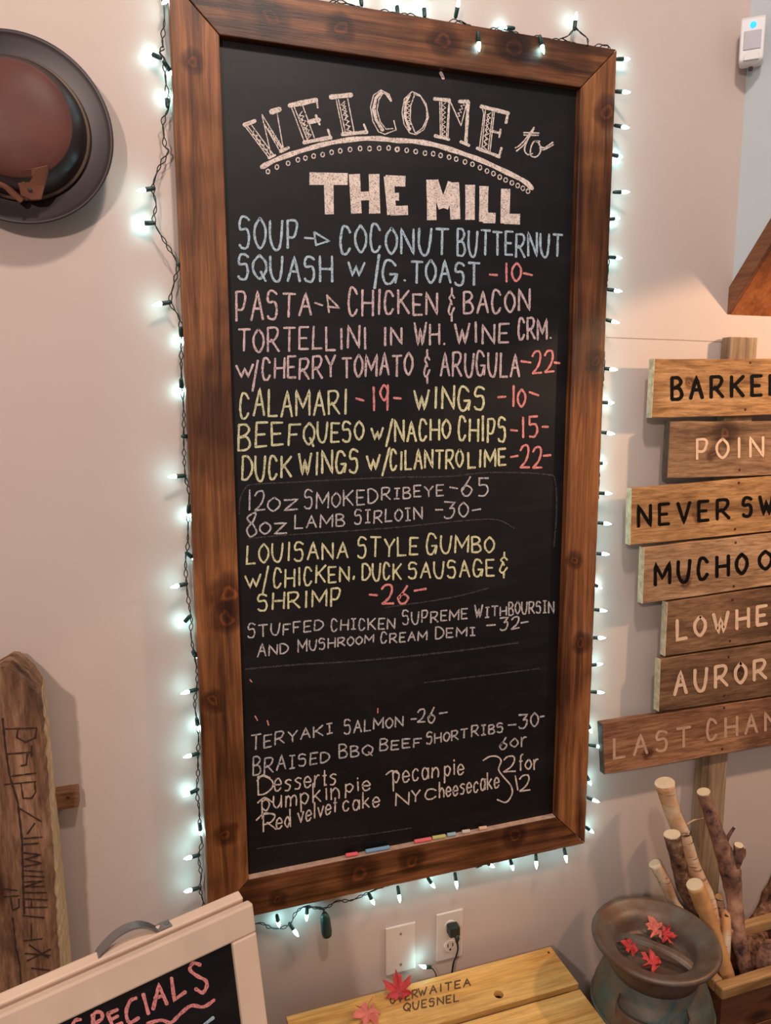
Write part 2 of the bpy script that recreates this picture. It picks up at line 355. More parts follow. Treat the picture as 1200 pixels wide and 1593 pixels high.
G = {'A': '005aa0|2484', 'B': '000a|~0a6a986605|~0575a27000', 'C': '~986a2a0603206092', 'D': '000a|~0a5aa7a35000', 'E': '000a|0aaa|0585|00a0',
     'F': '000a|0aaa|0575', 'G': '~986a2a06032060a4|54a4|a490', 'H': '000a|a0aa|05a5', 'I': '505a', '!': '505a|1a9a|1090', 'K': '000a|aa04|26a0',
     'L': '0a00a0', 'M': '000a53aaa0', 'N': '000aa0aa', 'O': '~5a0703508387' + '5a', 'P': '000a|~0a7a986404', 'Q': '~5a070350a3a75a|63aA',
     'R': '000a|~0a7a986504|35a0', 'S': '~996a2a081676937020' + '01', 'T': '505a|0aaa', 'U': '~0a04307094aa', 'V': '0a50aa', 'W': '0a30587' + '0aa',
     'Y': '0a55aa|5550', 'Z': '0aaa00a0', '2': '~083a8a9763' + '00|00a0', '3': '0aaa56|~5696936010' + '01', '6': '~8a46032060936535' + '13',
     '8': '~5a18568a' + '5a|~5613409256', '9': '~985a175497|9a80', '1': '505a', '5': '9a1a16|~1676936010', '0': '~5a070350a3a75a',
     '&': '~875827465' + '5|~4613428' + '4|585a|5250', '.': '4050', ',': '5240', '/': 'aa00', '-': '0595',
     'a': '~966a2a05206095|9a90', 'c': '~885a1804206082', 'd': '~865a054085|9h90', 'e': '~0595885a1804206092', 'f': '~ah7h4e40|1a8a',
     'h': '0h00|~065a9690', 'i': '5a50|5d5e', 'k': '0h00|8a04|2690', 'l': '5h50', 'm': '0a00|~072a4740|~477a9790', 'n': '0a00|~065a9690',
     'o': '~5a0603509396' + '5a', 'p': '0a0G|~085a965003', 'r': '0a00|~065a9a', 's': '~995a184684' + '6010', 't': '5f50|1a9a', 'u': '~0a034084|9a90',
     'v': '0a50aa', 'y': '0a54|aa0E'}
WD = {'I': .3, '1': .3, '!': .7, 'M': 1.25, 'W': 1.25, 'm': 1.35, 'i': .3, 'l': .3, 't': .6, 'f': .6, 'r': .7, '.': .3, ',': .3, ' ': .5, '/': .6, 'O': .82, 'C': .85, 'E': .8, 'L': .8, 'S': .85, 'B': .85, 'P': .85, 'F': .8, 'D': .95, '0': .8, 'G': .95}
G['O'] = '~5a0703508387' '5a'; G['O'] = '~5a0703' '50a3a7' '5a'; G['W'] = '0a3057' '70aa'; G['o'] = '~5a0603509396' '5a'
G['Y'] = '0a55aa|5550'; G['u'] = '~0a03408' '49a|9a90'
def glyph(ch):
    out = []
    for s in G[ch].split('|'):
        sm = s.startswith('~'); s = s.lstrip('~')
        if len(s) % 2: s = s[:-1]
        p = [Vector((DIG[s[i]]/10, DIG[s[i+1]]/10)) for i in range(0, len(s), 2)]
        out.append(smooth_path(p, sub=5) if sm else p)
    return out
def layout(text, x0, x1, yt0, yb0, yt1, yb1, jit=.06, gap=.42, slant=0, small=1.0):
    W = sum(WD.get(c, 1) for c in text)+gap*(len(text)-1); x = 0; out = []
    for ci, ch in enumerate(text):
        wd = WD.get(ch, 1)
        if ch != ' ':
            jy = random.uniform(-jit, jit); js = (random.uniform(.93, 1.06) if jit else 1)*(small if ci else 1); sk = random.uniform(-jit, jit)+slant
            for pl in glyph(ch):
                q = []
                for p in pl:
                    gx = (p.x*wd if wd >= .5 else (p.x-.5)*max(wd, .6)+wd/2) if ch not in 'Il1' else wd/2
                    u = (x+gx+sk*p.y*1.0)/W; v = p.y*js+jy
                    yt = yt0+(yt1-yt0)*u; yb = yb0+(yb1-yb0)*u
                    q.append(Vector((x0+(x1-x0)*u, yb+(yt-yb)*v)))
                out.append(q)
        x += wd+gap
    return out

# ---------------------------------------------------------------- framed menu chalkboard
XI0, XI1, ZI0, ZI1 = .17776, .94369, .6407, 2.3404
XO0, XO1, ZO0, ZO1 = .0905, 1.0300, .5527, 2.4265
YF, YP = -.038, -.020
mb = thing('menu_chalkboard', (.56, -.005, ZO0), 'tall black menu chalkboard in a stained wooden frame covered in chalk writing', 'chalkboard')
Acc().add(*box(XI0-.02, XI1+.02, YP, -.004, ZI0-.02, ZI1+.02)).make('slate_panel', M_['slate'], mb)
g = .0008
Acc().add(*box(XI0+.001, XI1-.001, -.0368, YP-.0002, ZI0+.0001, ZI0+.0007)).make('chalk_dust', plain('chalk_dust_on_wood', lin(186, 152, 132), .9, var=.2, scale=60), mb)
def rail(p, mat): Acc().add(*prism([(a, YF, c) for a, c in p], (0, .036, 0))).make('frame_rail', mat, mb, bevel=.0018)
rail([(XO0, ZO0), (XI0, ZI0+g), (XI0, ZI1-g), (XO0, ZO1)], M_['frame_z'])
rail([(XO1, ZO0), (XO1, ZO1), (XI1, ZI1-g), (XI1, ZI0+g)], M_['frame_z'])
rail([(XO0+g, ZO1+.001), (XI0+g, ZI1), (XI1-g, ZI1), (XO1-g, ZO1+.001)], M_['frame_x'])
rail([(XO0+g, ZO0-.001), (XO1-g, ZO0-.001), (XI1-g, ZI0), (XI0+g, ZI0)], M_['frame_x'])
on_slate = lambda x, y, k: at(x, y, YP-.0003-k)
def wr(text, x0, x1, yt0, yb0, yt1, yb1, col, wd, name='chalk_word', **k):
    strokes(name, layout(text, x0, x1, yt0, yb0, yt1, yb1, **k), CH[col], mb, on_slate, wd*(1.08 if col in ('thin', 'white') else 1.16))
def raw(name, lst, col, wd, smooth=False):
    L = []
    for pl in lst:
        w_ = wd
        if isinstance(pl, tuple) and isinstance(pl[1], (int, float)) and isinstance(pl[0], list): pl, w_ = pl
        P = [Vector(p) for p in pl]
        if smooth and len(P) > 2: P = smooth_path(P, sub=4)
        L.append((P, w_))
    return strokes(name, L, CH[col], mb, on_slate, wd)
def Z(ox, oy, s, lst):
    out = []
    for pl in lst:
        if isinstance(pl, tuple) and isinstance(pl[1], (int, float)) and isinstance(pl[0], list): out.append(([(ox+a*s, oy+b*s) for a, b in pl[0]], pl[1]))
        else: out.append([(ox+a*s, oy+b*s) for a, b in pl])
    return out
z2 = lambda l: Z(340, 100, .23333, l); z3 = lambda l: Z(600, 100, .25, l)
T = 6.0
def hatch(a, b, wd, n):
    a = Vector(a); b = Vector(b); t = (b-a).normalized(); nn = Vector((-t.y, t.x)); o = []
    for i in range(n+1): o.append(tuple(a.lerp(b, i/n)+nn*wd*(1 if i % 2 else -1)))
    return (o, 1.3)
HL = [z2([([(172, 405), (242, 378)], 7), [(175, 410), (340, 628)], [(215, 398), (368, 605)], [(190, 408), (352, 618)], [(290, 335), (440, 578)], [(298, 385), (412, 582)], [(292, 345), (350, 600)],
          [(392, 330), (432, 560)], ([(352, 318), (408, 300)], 8), ([(412, 582), (468, 556)], 5), ([(335, 625), (378, 606)], 4), hatch((225, 450), (330, 590), 12, 9), hatch((330, 420), (425, 565), 14, 9), ([(335, 440), (420, 560)], 2)]),
      z2([([(475, 275), (652, 238)], 8), ([(655, 235), (662, 290)], 3), [(488, 290), (575, 522)], [(505, 285), (598, 515)], [(560, 270), (640, 492)], ([(570, 522), (750, 488)], 6), ([(730, 435), (752, 498)], 3.5),
          ([(602, 385), (672, 370)], 7), ([(650, 340), (675, 402)], 3.5), hatch((545, 320), (612, 490), 15, 11), hatch((540, 340), (605, 480), 8, 9)]),
      z2([([(750, 218), (885, 205)], 8), [(785, 235), (832, 465)], [(800, 235), (848, 462)], [(862, 230), (905, 452)], ([(825, 466), (990, 452)], 6), ([(970, 400), (992, 455)], 3), hatch((828, 250), (872, 450), 15, 12), hatch((835, 260), (868, 440), 8, 9)]),
      z2([[(1155, 245), (1138, 200), (1085, 172), (1035, 205), (1014, 285), (1030, 380), (1068, 450), (1110, 467), (1185, 437), (1170, 375)], [(1140, 215), (1100, 190), (1070, 235), (1058, 305), (1080, 385), (1118, 432), (1165, 428)],
          ([(1085, 185), (1050, 225), (1036, 300), (1052, 370), (1095, 440)], 5), ([(1120, 200), (1150, 245)], 3)]),
      z3([[(165, 170), (118, 215), (103, 300), (115, 372), (150, 427), (190, 438), (240, 405), (267, 330), (252, 245), (212, 190), (165, 170)], [(175, 185), (220, 200), (255, 270), (258, 335), (232, 395), (190, 428)], [(182, 188), (157, 255), (153, 350), (185, 428)],
          ([(150, 190), (125, 240), (122, 330), (150, 408)], 4), hatch((140, 230), (148, 400), 12, 12)]),
      z3([([(305, 215), (398, 225)], 6), [(338, 235), (342, 450)], [(350, 235), (352, 452)], [(400, 228), (388, 465)], [(395, 228), (378, 462)], ([(308, 445), (395, 468)], 5), [(400, 225), (470, 382)], [(412, 250), (450, 335)],
          [(470, 382), (505, 245)], ([(460, 232), (515, 232)], 6), ([(515, 235), (500, 490)], 5), ([(468, 482), (520, 505)], 5), hatch((365, 240), (362, 450), 10, 14), hatch((450, 330), (488, 240), 10, 8)]),
      z3([([(595, 262), (765, 305)], 6), ([(762, 305), (750, 365)], 4), [(600, 262), (612, 310), (585, 520)], [(622, 285), (600, 530)], [(668, 290), (638, 545)], [(678, 292), (650, 550)], ([(570, 522), (710, 575)], 5), ([(722, 520), (706, 580)], 3.5),
          ([(650, 412), (715, 430)], 4), ([(716, 405), (708, 455)], 3), hatch((645, 300), (618, 530), 12, 14), hatch((640, 310), (618, 500), 6, 10)])]
for L in HL: raw('chalk_letter', L, 'white', 1.7)
raw('chalk_word', z3([[(808, 520), (835, 505), (880, 455), (925, 392)], [(815, 540), (862, 500), (900, 440)], [(925, 400), (885, 470), (865, 530), (885, 562), (915, 555)], [(860, 425), (955, 428)], [(862, 440), (952, 442)],
                      [(960, 480), (925, 480), (905, 520), (905, 568), (940, 575), (965, 540), (955, 490), (930, 480)], [(955, 500), (985, 520), (1042, 485)], [(960, 520), (985, 532), (1045, 500)]]), 'white', 2.2, True)
arch = Z(340, 100, .23333, [[(290, 685), (400, 630), (560, 575), (720, 530), (900, 500), (1060, 495)]])[0]+z3([[(60, 474), (170, 479), (300, 500), (450, 545), (600, 600), (750, 670), (860, 725), (912, 772)]])[0]
raw('chalk_arch', [(arch, 7.5)], 'thick', 7.5, True)
dots = Z(340, 100, .23333, [[(330, 715), (390, 685), (465, 660), (530, 637), (580, 625), (635, 612), (695, 602), (755, 587), (812, 577), (878, 568), (945, 562), (1008, 562), (1072, 560), (1135, 558), (1190, 568)]])[0] + \
    z3([[(75, 528), (132, 535), (188, 543), (246, 553), (297, 557), (343, 567), (396, 578), (440, 590), (495, 607), (541, 622), (588, 643), (632, 664), (672, 680), (711, 702), (748, 720), (787, 738), (823, 755), (855, 772), (887, 790)]])[0]
raw('chalk_dot_row', [[(x+2.9*math.cos(a), y+3.6*math.sin(a)) for a in [k*math.pi/4 for k in range(9)]] for x, y in dots], 'white', 1.7)
BL = [z2([([(607, 762), (862, 765)], 19), ([(735, 790), (740, 1000)], 14.5)]), z2([([(907, 732), (920, 995)], 17), ([(1038, 732), (1042, 995)], 17), ([(920, 880), (1040, 876)], 14)]),
      [([(605, 274), (610, 334)], 15), ([(600, 281), (631, 282)], 17), ([(606, 306), (621, 306)], 12), ([(608, 328), (635, 327)], 15)],
      z3([([(285, 718), (288, 970)], 15), ([(425, 735), (435, 965)], 16), ([(300, 725), (358, 895)], 14), ([(362, 895), (415, 735)], 14)]),
      z3([([(527, 750), (526, 968)], 15)]), z3([([(613, 758), (610, 980)], 14), ([(605, 955), (685, 957)], 16)]), z3([([(748, 775), (743, 990)], 14), ([(740, 962), (838, 964)], 16)])]
for L in BL:
    strokes('chalk_block_letter', L, CH['thick'], mb, on_slate, 15, jit=.035, caps=False)
# menu lines: words measured on the board
ROWS = [
 ('SOUP', 373, 464, 341, 388, 341, 385, 'blue', 3.2), ('COCONUT', 530, 697, 351, 392, 355, 394, 'blue', 3.2), ('BUTTERNUT', 712, 874, 355, 396, 366, 399, 'blue', 3),
 ('SQUASH', 371, 517, 396, 434, 398, 438, 'blue', 3.2), ('W', 541, 566, 409, 429, 410, 429, 'blue', 3), ('/', 583, 590, 394, 449, 394, 449, 'blue', 3.6), ('G.', 596, 634, 402, 440, 405, 438, 'blue', 3.2), ('TOAST', 640, 746, 405, 439, 410, 443, 'blue', 3.2),
 ('PASTA', 368, 484, 452, 498, 457, 491, 'rose', 3), ('CHICKEN', 543, 680, 450, 490, 457, 488, 'rose', 3), ('&', 697, 709, 447, 500, 447, 500, 'rose', 2.6), ('BACON', 722, 824, 453, 488, 451, 482, 'rose', 3),
 ('TORTELLINI', 371, 571, 512, 547, 508, 542, 'rose', 2.9), ('IN', 597, 625, 509, 537, 510, 534, 'rose', 2.9), ('WH.', 645, 694, 504, 537, 502, 534, 'rose', 2.9), ('WINE', 708, 791, 505, 534, 501, 532, 'rose', 2.9), ('CRM.', 807, 859, 497, 529, 495, 525, 'rose', 2.9),
 ('W', 368, 394, 570, 587, 568, 586, 'rose', 3), ('/', 393, 401, 556, 606, 556, 606, 'rose', 3), ('CHERRY', 409, 522, 559, 590, 552, 586, 'rose', 3), ('TOMATO', 533, 641, 554, 586, 550, 583, 'rose', 3), ('&', 659, 671, 543, 597, 543, 597, 'rose', 2.6), ('ARUGULA', 686, 808, 549, 585, 550, 584, 'rose', 2.9),
 ('CALAMARI', 374, 540, 609, 649, 606, 643, 'yellow', 2.9), ('WINGS', 645, 754, 607, 636, 601, 637, 'yellow', 3),
 ('BEEF', 371, 466, 661, 699, 658, 689, 'yellow', 3), ('QUESO', 473, 565, 656, 690, 658, 685, 'yellow', 2.9), ('W', 578, 596, 666, 683, 665, 682, 'yellow', 2.8), ('/', 601, 611, 649, 692, 649, 692, 'yellow', 3), ('NACHO', 615, 700, 652, 685, 653, 683, 'yellow', 2.9), ('CHIPS', 714, 787, 650, 686, 650, 687, 'yellow', 2.9),
 ('DUCK', 377, 453, 709, 747, 708, 741, 'yellow', 3), ('WINGS', 465, 557, 706, 738, 702, 735, 'yellow', 3), ('W', 571, 591, 711, 732, 709, 730, 'yellow', 2.9), ('/', 595, 605, 698, 740, 698, 740, 'yellow', 3), ('CILANTRO', 608, 720, 702, 731, 699, 727, 'yellow', 2.8), ('LIME', 729, 787, 702, 727, 698, 723, 'yellow', 2.9),
 ('12', 386, 412, 762, 795, 760, 792, 'thin', 2.5), ('OZ', 417, 463, 775, 795, 773, 791, 'thin', 2.5), ('SMOKED', 474, 587, 761, 791, 760, 783, 'thin', 2.3), ('R!BEYE', 594, 690, 758, 777, 752, 771, 'thin', 2.3),
 ('8', 382, 401, 800, 836, 800, 836, 'thin', 2.5), ('OZ', 405, 446, 813, 831, 811, 829, 'thin', 2.5), ('LAMB', 459, 536, 799, 821, 797, 818, 'thin', 2.3), ('S!RLO!N', 552, 657, 794, 816, 786, 807, 'thin', 2.3),
 ('LOUISANA', 384, 541, 848, 877, 841, 866, 'yellow', 2.6), ('STYLE', 557, 650, 836, 867, 837, 863, 'yellow', 2.6), ('GUMBO', 664, 768, 833, 862, 835, 858, 'yellow', 2.6),
 ('W', 382, 406, 896, 914, 893, 910, 'yellow', 2.6), ('/', 409, 417, 883, 924, 883, 924, 'yellow', 2.6), ('CHICKEN,', 426, 553, 885, 914, 880, 902, 'yellow', 2.6), ('DUCK', 564, 624, 878, 903, 876, 900, 'yellow', 2.6), ('SAUSAGE', 636, 769, 875, 899, 871, 897, 'yellow', 2.6), ('&', 776, 792, 860, 900, 860, 900, 'yellow', 2.4),
 ('SHRIMP', 402, 530, 925, 951, 915, 941, 'yellow', 2.6),
 ('STUFFED', 386, 502, 972, 993, 962, 980, 'thin', 2.2), ('CH!CKEN', 516, 614, 962, 981, 958, 977, 'thin', 2.2), ('SUPREME', 627, 727, 950, 972, 945, 962, 'thin', 2.2), ('W!TH', 739, 788, 942, 962, 940, 956, 'thin', 2.2), ('BOURS!N', 792, 862, 935, 956, 933, 953, 'thin', 2.2),
 ('AND', 401, 448, 1003, 1023, 1000, 1016, 'thin', 2.2), ('MUSHROOM', 464, 581, 995, 1015, 986, 999, 'thin', 2.2), ('CREAM', 593, 664, 985, 1001, 980, 995, 'thin', 2.2), ('DEM!', 678, 740, 976, 994, 975, 989, 'thin', 2.2),
 ('TERYAK!', 391, 518, 1145, 1168, 1123, 1140, 'thin', 2.3), ('SALMON', 536, 627, 1119, 1141, 1112, 1129, 'thin', 2.3),
 ('BRA!SED', 394, 512, 1178, 1206, 1166, 1184, 'thin', 2.3), ('BBQ', 528, 579, 1160, 1180, 1156, 1173, 'thin', 2.3), ('BEEF', 591, 655, 1150, 1168, 1146, 1161, 'thin', 2.3), ('SHORT', 664, 727, 1141, 1158, 1131, 1147, 'thin', 2.3), ('R!BS', 734, 783, 1128, 1145, 1122, 1138, 'thin', 2.3),
 ('6or', 778, 820, 1147, 1165, 1145, 1160, 'thin', 2.2),
]
for r in ROWS: wr(*r, slant=.02, small=.86 if r[7] == 'thin' else 1)
def lowline(parts, col='white', wd=2.2):
    for t, x0, x1, t0, b0, t1, b1 in parts: wr(t, x0, x1, t0, b0, t1, b1, col, wd)
lowline([('D', 402, 424, 1208, 1236, 1207, 1232), ('esserts', 427, 524, 1213, 1231, 1203, 1219), ('p', 408, 421, 1243, 1261, 1242, 1260), ('umpkin', 426, 529, 1240, 1258, 1225, 1241), ('pie', 538, 577, 1219, 1232, 1215, 1229),
         ('R', 410, 430, 1266, 1294, 1264, 1290), ('ed', 430, 453, 1273, 1289, 1269, 1285), ('velvet', 464, 524, 1265, 1280, 1248, 1263), ('cake', 534, 591, 1247, 1262, 1238, 1253),
         ('pecan', 612, 683, 1201, 1218, 1192, 1208), ('pie', 692, 722, 1191, 1207, 1188, 1204), ('N', 616, 636, 1236, 1254, 1234, 1252), ('Y', 640, 653, 1231, 1248, 1230, 1247), ('C', 662, 680, 1229, 1244, 1226, 1242), ('heesecake', 684, 777, 1227, 1241, 1209, 1225),
         ('2', 784, 802, 1177, 1200, 1176, 1199), ('for', 808, 838, 1184, 1199, 1180, 1196), ('2', 809, 825, 1206, 1231, 1204, 1229)])
for q_ in [[(752, 1183), (762, 1177), (774, 1177), (780, 1184), (776, 1197), (784, 1209), (795, 1222), (797, 1235), (788, 1248), (774, 1244)], [(802, 1207), (806, 1229)], [(400, 1215), (409, 1206), (420, 1210)], [(401, 1249), (412, 1241), (424, 1248)], [(399, 1276), (412, 1265), (428, 1268)], [(601, 1205), (610, 1199), (620, 1203)]]: raw('chalk_flourish' , [q_], 'white', 2.4, True)
raw('chalk_arrow', [[(474, 370), (488, 371)], [(489, 361), (492, 382)], [(489, 361), (512, 375), (492, 381)]], 'blue', 3)
raw('chalk_arrow', [[(490, 471), (502, 475)], [(509, 459), (512, 486)], [(509, 460), (528, 479), (510, 477)]], 'rose', 2.8)
PR = [('10', 786, 810, 413, 440, 411, 438, [(762, 427, 774, 428), (815, 425, 828, 428)]), ('22', 829, 862, 546, 581, 545, 578, [(811, 562, 826, 564), (863, 564, 871, 565)]), ('19', 580, 606, 599, 637, 598, 636, [(554, 620, 566, 623), (613, 619, 624, 620)]),
      ('10', 797, 817, 602, 634, 603, 630, [(775, 618, 787, 617), (824, 610, 838, 615)]), ('15', 812, 838, 650, 679, 648, 678, [(795, 669, 805, 670), (844, 664, 853, 664)]), ('22', 810, 843, 697, 729, 695, 728, [(795, 711, 806, 709), (846, 709, 857, 708)]),
      ('26', 595, 637, 911, 938, 909, 937, [(575, 925, 587, 926), (645, 919, 663, 916)])]
for t, a, b_, c1, c2, c3, c4, ds in PR:
    strokes('chalk_price', layout(t, a, b_, c1, c2, c3, c4)+[[Vector((q[0], q[1])), Vector((q[2], q[3]))] for q in ds], CH['pink'], mb, on_slate, 3.3, 'price in pink chalk')
PT = [('65', 719, 761, 743, 771, 743, 770, [(700, 758, 712, 760)]), ('30', 692, 728, 779, 806, 781, 803, [(678, 793, 689, 793), (735, 794, 748, 792)]), ('32', 779, 808, 962, 981, 959, 976, [(757, 973, 771, 972), (811, 969, 822, 967)]),
      ('26', 650, 678, 1104, 1124, 1101, 1123, [(640, 1119, 648, 1118), (684, 1110, 696, 1108)]), ('30', 808, 837, 1111, 1132, 1109, 1130, [(791, 1128, 803, 1127), (841, 1115, 847, 1114)])]
for t, a, b_, c1, c2, c3, c4, ds in PT:
    strokes('chalk_price', layout(t, a, b_, c1, c2, c3, c4)+[[Vector((q[0], q[1])), Vector((q[2], q[3]))] for q in ds], CH['thin'], mb, on_slate, 2.5)
for q_ in [([(372, 800), (374, 775), (384, 757), (400, 753), (460, 750), (600, 743), (700, 741), (760, 735), (850, 738), (864, 750), (866, 800), (862, 850)], 2.4), ([(386, 838), (450, 832), (600, 822), (700, 812), (770, 808), (800, 822)], 2.2), ([(600, 945), (700, 930), (760, 915)], 2),
                    ([(382, 1041), (460, 1034), (560, 1028), (700, 1014), (806, 1000)], 2.6), ([(660, 1062), (760, 1050), (840, 1040)], 1.8), ([(400, 1320), (470, 1310), (560, 1300), (640, 1288)], 2)]: raw('chalk_smear', [q_], 'smear', 2.2, True)
raw('chalk_and_glint_mark', [[(686, 113), (690, 122)]], 'thick', 5)
raw('chalk_and_glint_mark', [[(397, 1114), (401, 1121)], [(416, 1121), (418, 1128)], [(588, 1102), (588, 1109)], [(389, 1057), (392, 1061)]], 'pink', 2)  # small reflections on the slate, painted as short pink strokes

# chalk sticks on the ledge
for x0, x1, col, lb in ((538, 556, lin(226, 96, 100), 'short pink chalk stub, first from the left on the ledge'), (569, 606, lin(120, 160, 190), 'long pale blue chalk stick on the frame ledge'), (645, 671, lin(226, 110, 112), 'pink chalk stick in the middle of the ledge'),
                        (673, 693, lin(196, 188, 120), 'yellow chalk stick right of the middle pink stick'), (696, 709, lin(150, 180, 190), 'short light blue chalk stub right of the yellow chalk'), (719, 731, lin(205, 190, 178), 'white chalk stub between blue and cream stubs'), (745, 757, lin(220, 180, 148), 'cream chalk stub, last on the right of the ledge')):
    yy = -.0295; a = at(x0, 1320, yy).x; b_ = at(x1, 1300, yy).x; r = .0046; ZL = ZI0+.0008
    V, F = tube([(a, yy+.001, ZL+r), (b_, yy-.001, ZL+r)], r, 14)
    tag(obj('chalk_stick', V, F, plain('chalk_stick', col, .9, var=.05), None, bevel=.0008, bseg=1), lb, 'chalk', 'chalk sticks on the ledge')

# ---------------------------------------------------------------- string lights
sl = thing('string_lights', (XO0-.01, -.02, ZO0), 'string of cool white mini bulbs on dark green wire around the menu frame', 'string lights')
def tw(path, amp=.0022, r=.0011, name='wire'):
    P = smooth_path(path, sub=7); A = Acc(); L = 0; pts = [[], []]
    for i, p in enumerate(P):
        if i: L += (p-P[i-1]).length
        t = (P[min(i+1, len(P)-1)]-P[max(i-1, 0)]).normalized(); u = t.cross(Vector((0, 1, 0)))
        u = u.normalized() if u.length > .01 else Vector((1, 0, 0)); v = t.cross(u)
        for k in (0, 1):
            a = L/.006*1.0+k*math.pi; am = amp*(1+.8*math.sin(L*60+i*.3)); pts[k].append(p+u*math.cos(a)*am+v*math.sin(a)*amp*.6)
    for k in (0, 1): A.add(*tube(pts[k], r, 5))
    return A.make(name, M_['wire'], sl, smooth=True)
YW = -.022
lw = [(254, 74), (249, 82), (256, 92), (257, 112), (259, 135), (263, 165), (254, 188), (255, 208), (257, 228), (262, 236), (247, 262), (238, 292), (243, 318), (240, 345), (258, 378), (276, 411), (271, 440), (265, 470), (278, 492), (282, 516), (282, 560), (283, 600), (286, 640), (286, 690), (288, 738), (294, 765), (293, 800), (292, 850), (289, 868), (290, 905), (294, 940), (298, 965), (297, 985), (302, 1018), (307, 1045), (306, 1072), (303, 1095), (307, 1125), (309, 1150), (308, 1172), (308, 1205), (306, 1230), (310, 1260), (311, 1290), (314, 1312), (309, 1332), (313, 1362), (311, 1381), (316, 1402), (322, 1425), (345, 1445), (375, 1444), (404, 1436), (420, 1443), (436, 1444), (452, 1437), (459, 1422), (470, 1412), (480, 1411), (500, 1414), (512, 1410), (524, 1402), (545, 1401), (562, 1394), (580, 1386)]
path = [at(x, y, YW if y < 1400 else -.012) for x, y in lw]
xr = XO1+.0035
path += [(at(x, 1370, -.02).x, -.020, ZO0-.004) for x in (620, 668, 708, 735)]
path += [Vector((at(742, 1360, -.02).x, -.025, ZO0-.012))]
path += [(at(x, 1340, -.02).x, -.020, ZO0-.004) for x in (758, 795, 833, 877, 905)]
path += [(xr, -.02, ZO0+.01)]
for k in range(1, 25):
    z = ZO0+k*(ZO1-ZO0)/25; path.append((xr+(.006 if k in (2, 12, 16, 19) else .001), -.021-.004*math.sin(k*2.1), z))
path += [(xr-.01, -.02, ZO1+.004)]
for k in range(1, 30):
    x = XO1-k*(XO1-XO0)/30; path.append((x, -.026-.008*math.sin(k*1.7), ZO1+.0045+.003*math.sin(k*2.3)))
path += [(XO0-.004, -.02, ZO1+.002), at(256, 30, -.02), at(253, 60, -.02), at(254, 74, YW)]
tw([Vector(p) for p in path])
tw([at(895, 43, -.03), at(885, 55, -.035), at(873, 60, -.035)], .001); tw([at(895, 43, -.03), at(905, 52, -.03), at(914, 60, -.033), at(915, 71, -.04)], .001)
tw([at(505, 1420, -.02), at(500, 1412, -.015), at(480, 1411, -.012)], .001)
BUL = [(250, 90, 238, 82), (255, 96, 262, 103), (261, 166, 260, 150), (240, 293, 214, 299, 1), (240, 347, 220, 346), (276, 411, 290, 416), (266, 470, 238, 475, 1), (281, 510, 283, 526), (282, 590, 283, 606), (284, 679, 294, 679), (288, 740, 263, 741, 1), (294, 786, 294, 805),
       (290, 860, 301, 869), (291, 908, 268, 911, 1), (296, 958, 283, 974), (300, 1014, 308, 1023), (307, 1072, 283, 1076, 1), (306, 1118, 309, 1135), (309, 1172, 288, 1173, 1), (308, 1228, 290, 1239), (311, 1282, 313, 1298), (310, 1330, 288, 1331, 1), (310, 1381, 288, 1382, 1),
       (431, 1424, 435, 1443), (450, 1436, 459, 1445, 1), (478, 1411, 477, 1440), (574, 1390, 586, 1415), (619, 1379, 619, 1394, 1), (666, 1366, 681, 1388), (708, 1358, 707, 1372, 1), (755, 1341, 770, 1350), (794, 1336, 800, 1359), (834, 1328, 830, 1341, 1), (878, 1319, 876, 1331, 1),
       (960, 92, 988, 92), (957, 142, 966, 148, 1), (957, 195, 964, 202, 1), (954, 241, 967, 242), (955, 299, 971, 301, 1), (948, 341, 964, 339), (948, 400, 975, 402), (944, 450, 956, 454, 1), (941, 497, 950, 502, 1), (938, 573, 946, 575, 1), (936, 626, 962, 627), (933, 672, 945, 674, 1), (930, 721, 943, 721),
       (930, 767, 947, 767, 1), (928, 813, 939, 813, 1), (925, 861, 936, 860, 1), (923, 909, 936, 915), (922, 948, 936, 948, 1), (920, 992, 929, 989, 1), (919, 1035, 944, 1032), (918, 1076, 931, 1074, 1), (915, 1126, 922, 1140), (917, 1159, 930, 1158, 1), (913, 1207, 921, 1222), (912, 1240, 920, 1240, 1), (911, 1286, 927, 1298),
       (894, 46, 898, 12), (840, 56, 847, 84, 0, -.046), (744, 50, 746, 70, 0, -.046), (800, 44, 780, 43, 0, -.012), (709, 27, 709, 8, 1), (661, 26, 661, 3), (619, 22, 619, 2), (563, 8, 561, -16), (268, -8, 254, 10, 1), (480, -4, 470, -24), (400, -10, 396, -32), (330, -20, 322, -40)]
for i, bb in enumerate(BUL):
    x0, y0, x1, y1 = bb[:4]; glow = len(bb) > 4 and bb[4] == 1; yy = bb[5] if len(bb) > 5 else None
    ya = yy if yy else -.024; a = at(x0, y0, ya)
    L2 = math.hypot(x1-x0, y1-y0)
    full = .036                                    # real length of socket plus bulb
    b_ = at(x1, y1, ya); d = (b_-a); s = d.length
    dy = math.sqrt(max(full*full-s*s, 0))
    tip = b_ + Vector((0, dy*(-.55 if glow else .25)*(1 if not yy else .3), 0))
    if tip.y > -.008: tip.y = -.008
    if tip.y < -.06: tip.y = -.06
    ax = (tip-a).normalized(); m_ = a+ax*.017
    so = obj('bulb_socket', *tube([a-ax*.002, a, a+ax*.004, m_, m_+ax*.001], [.0026, .0036, .0042, .0044, .0036], 10), M_['socket'], sl, smooth=True)
    r0 = m_
    obj('bulb', *tube([r0, r0+ax*.003, r0+ax*.008, r0+ax*.013, r0+ax*.018], [.0028, .0040, .0038, .0026, .0006], 8), M_['bulb'], so, smooth=True)
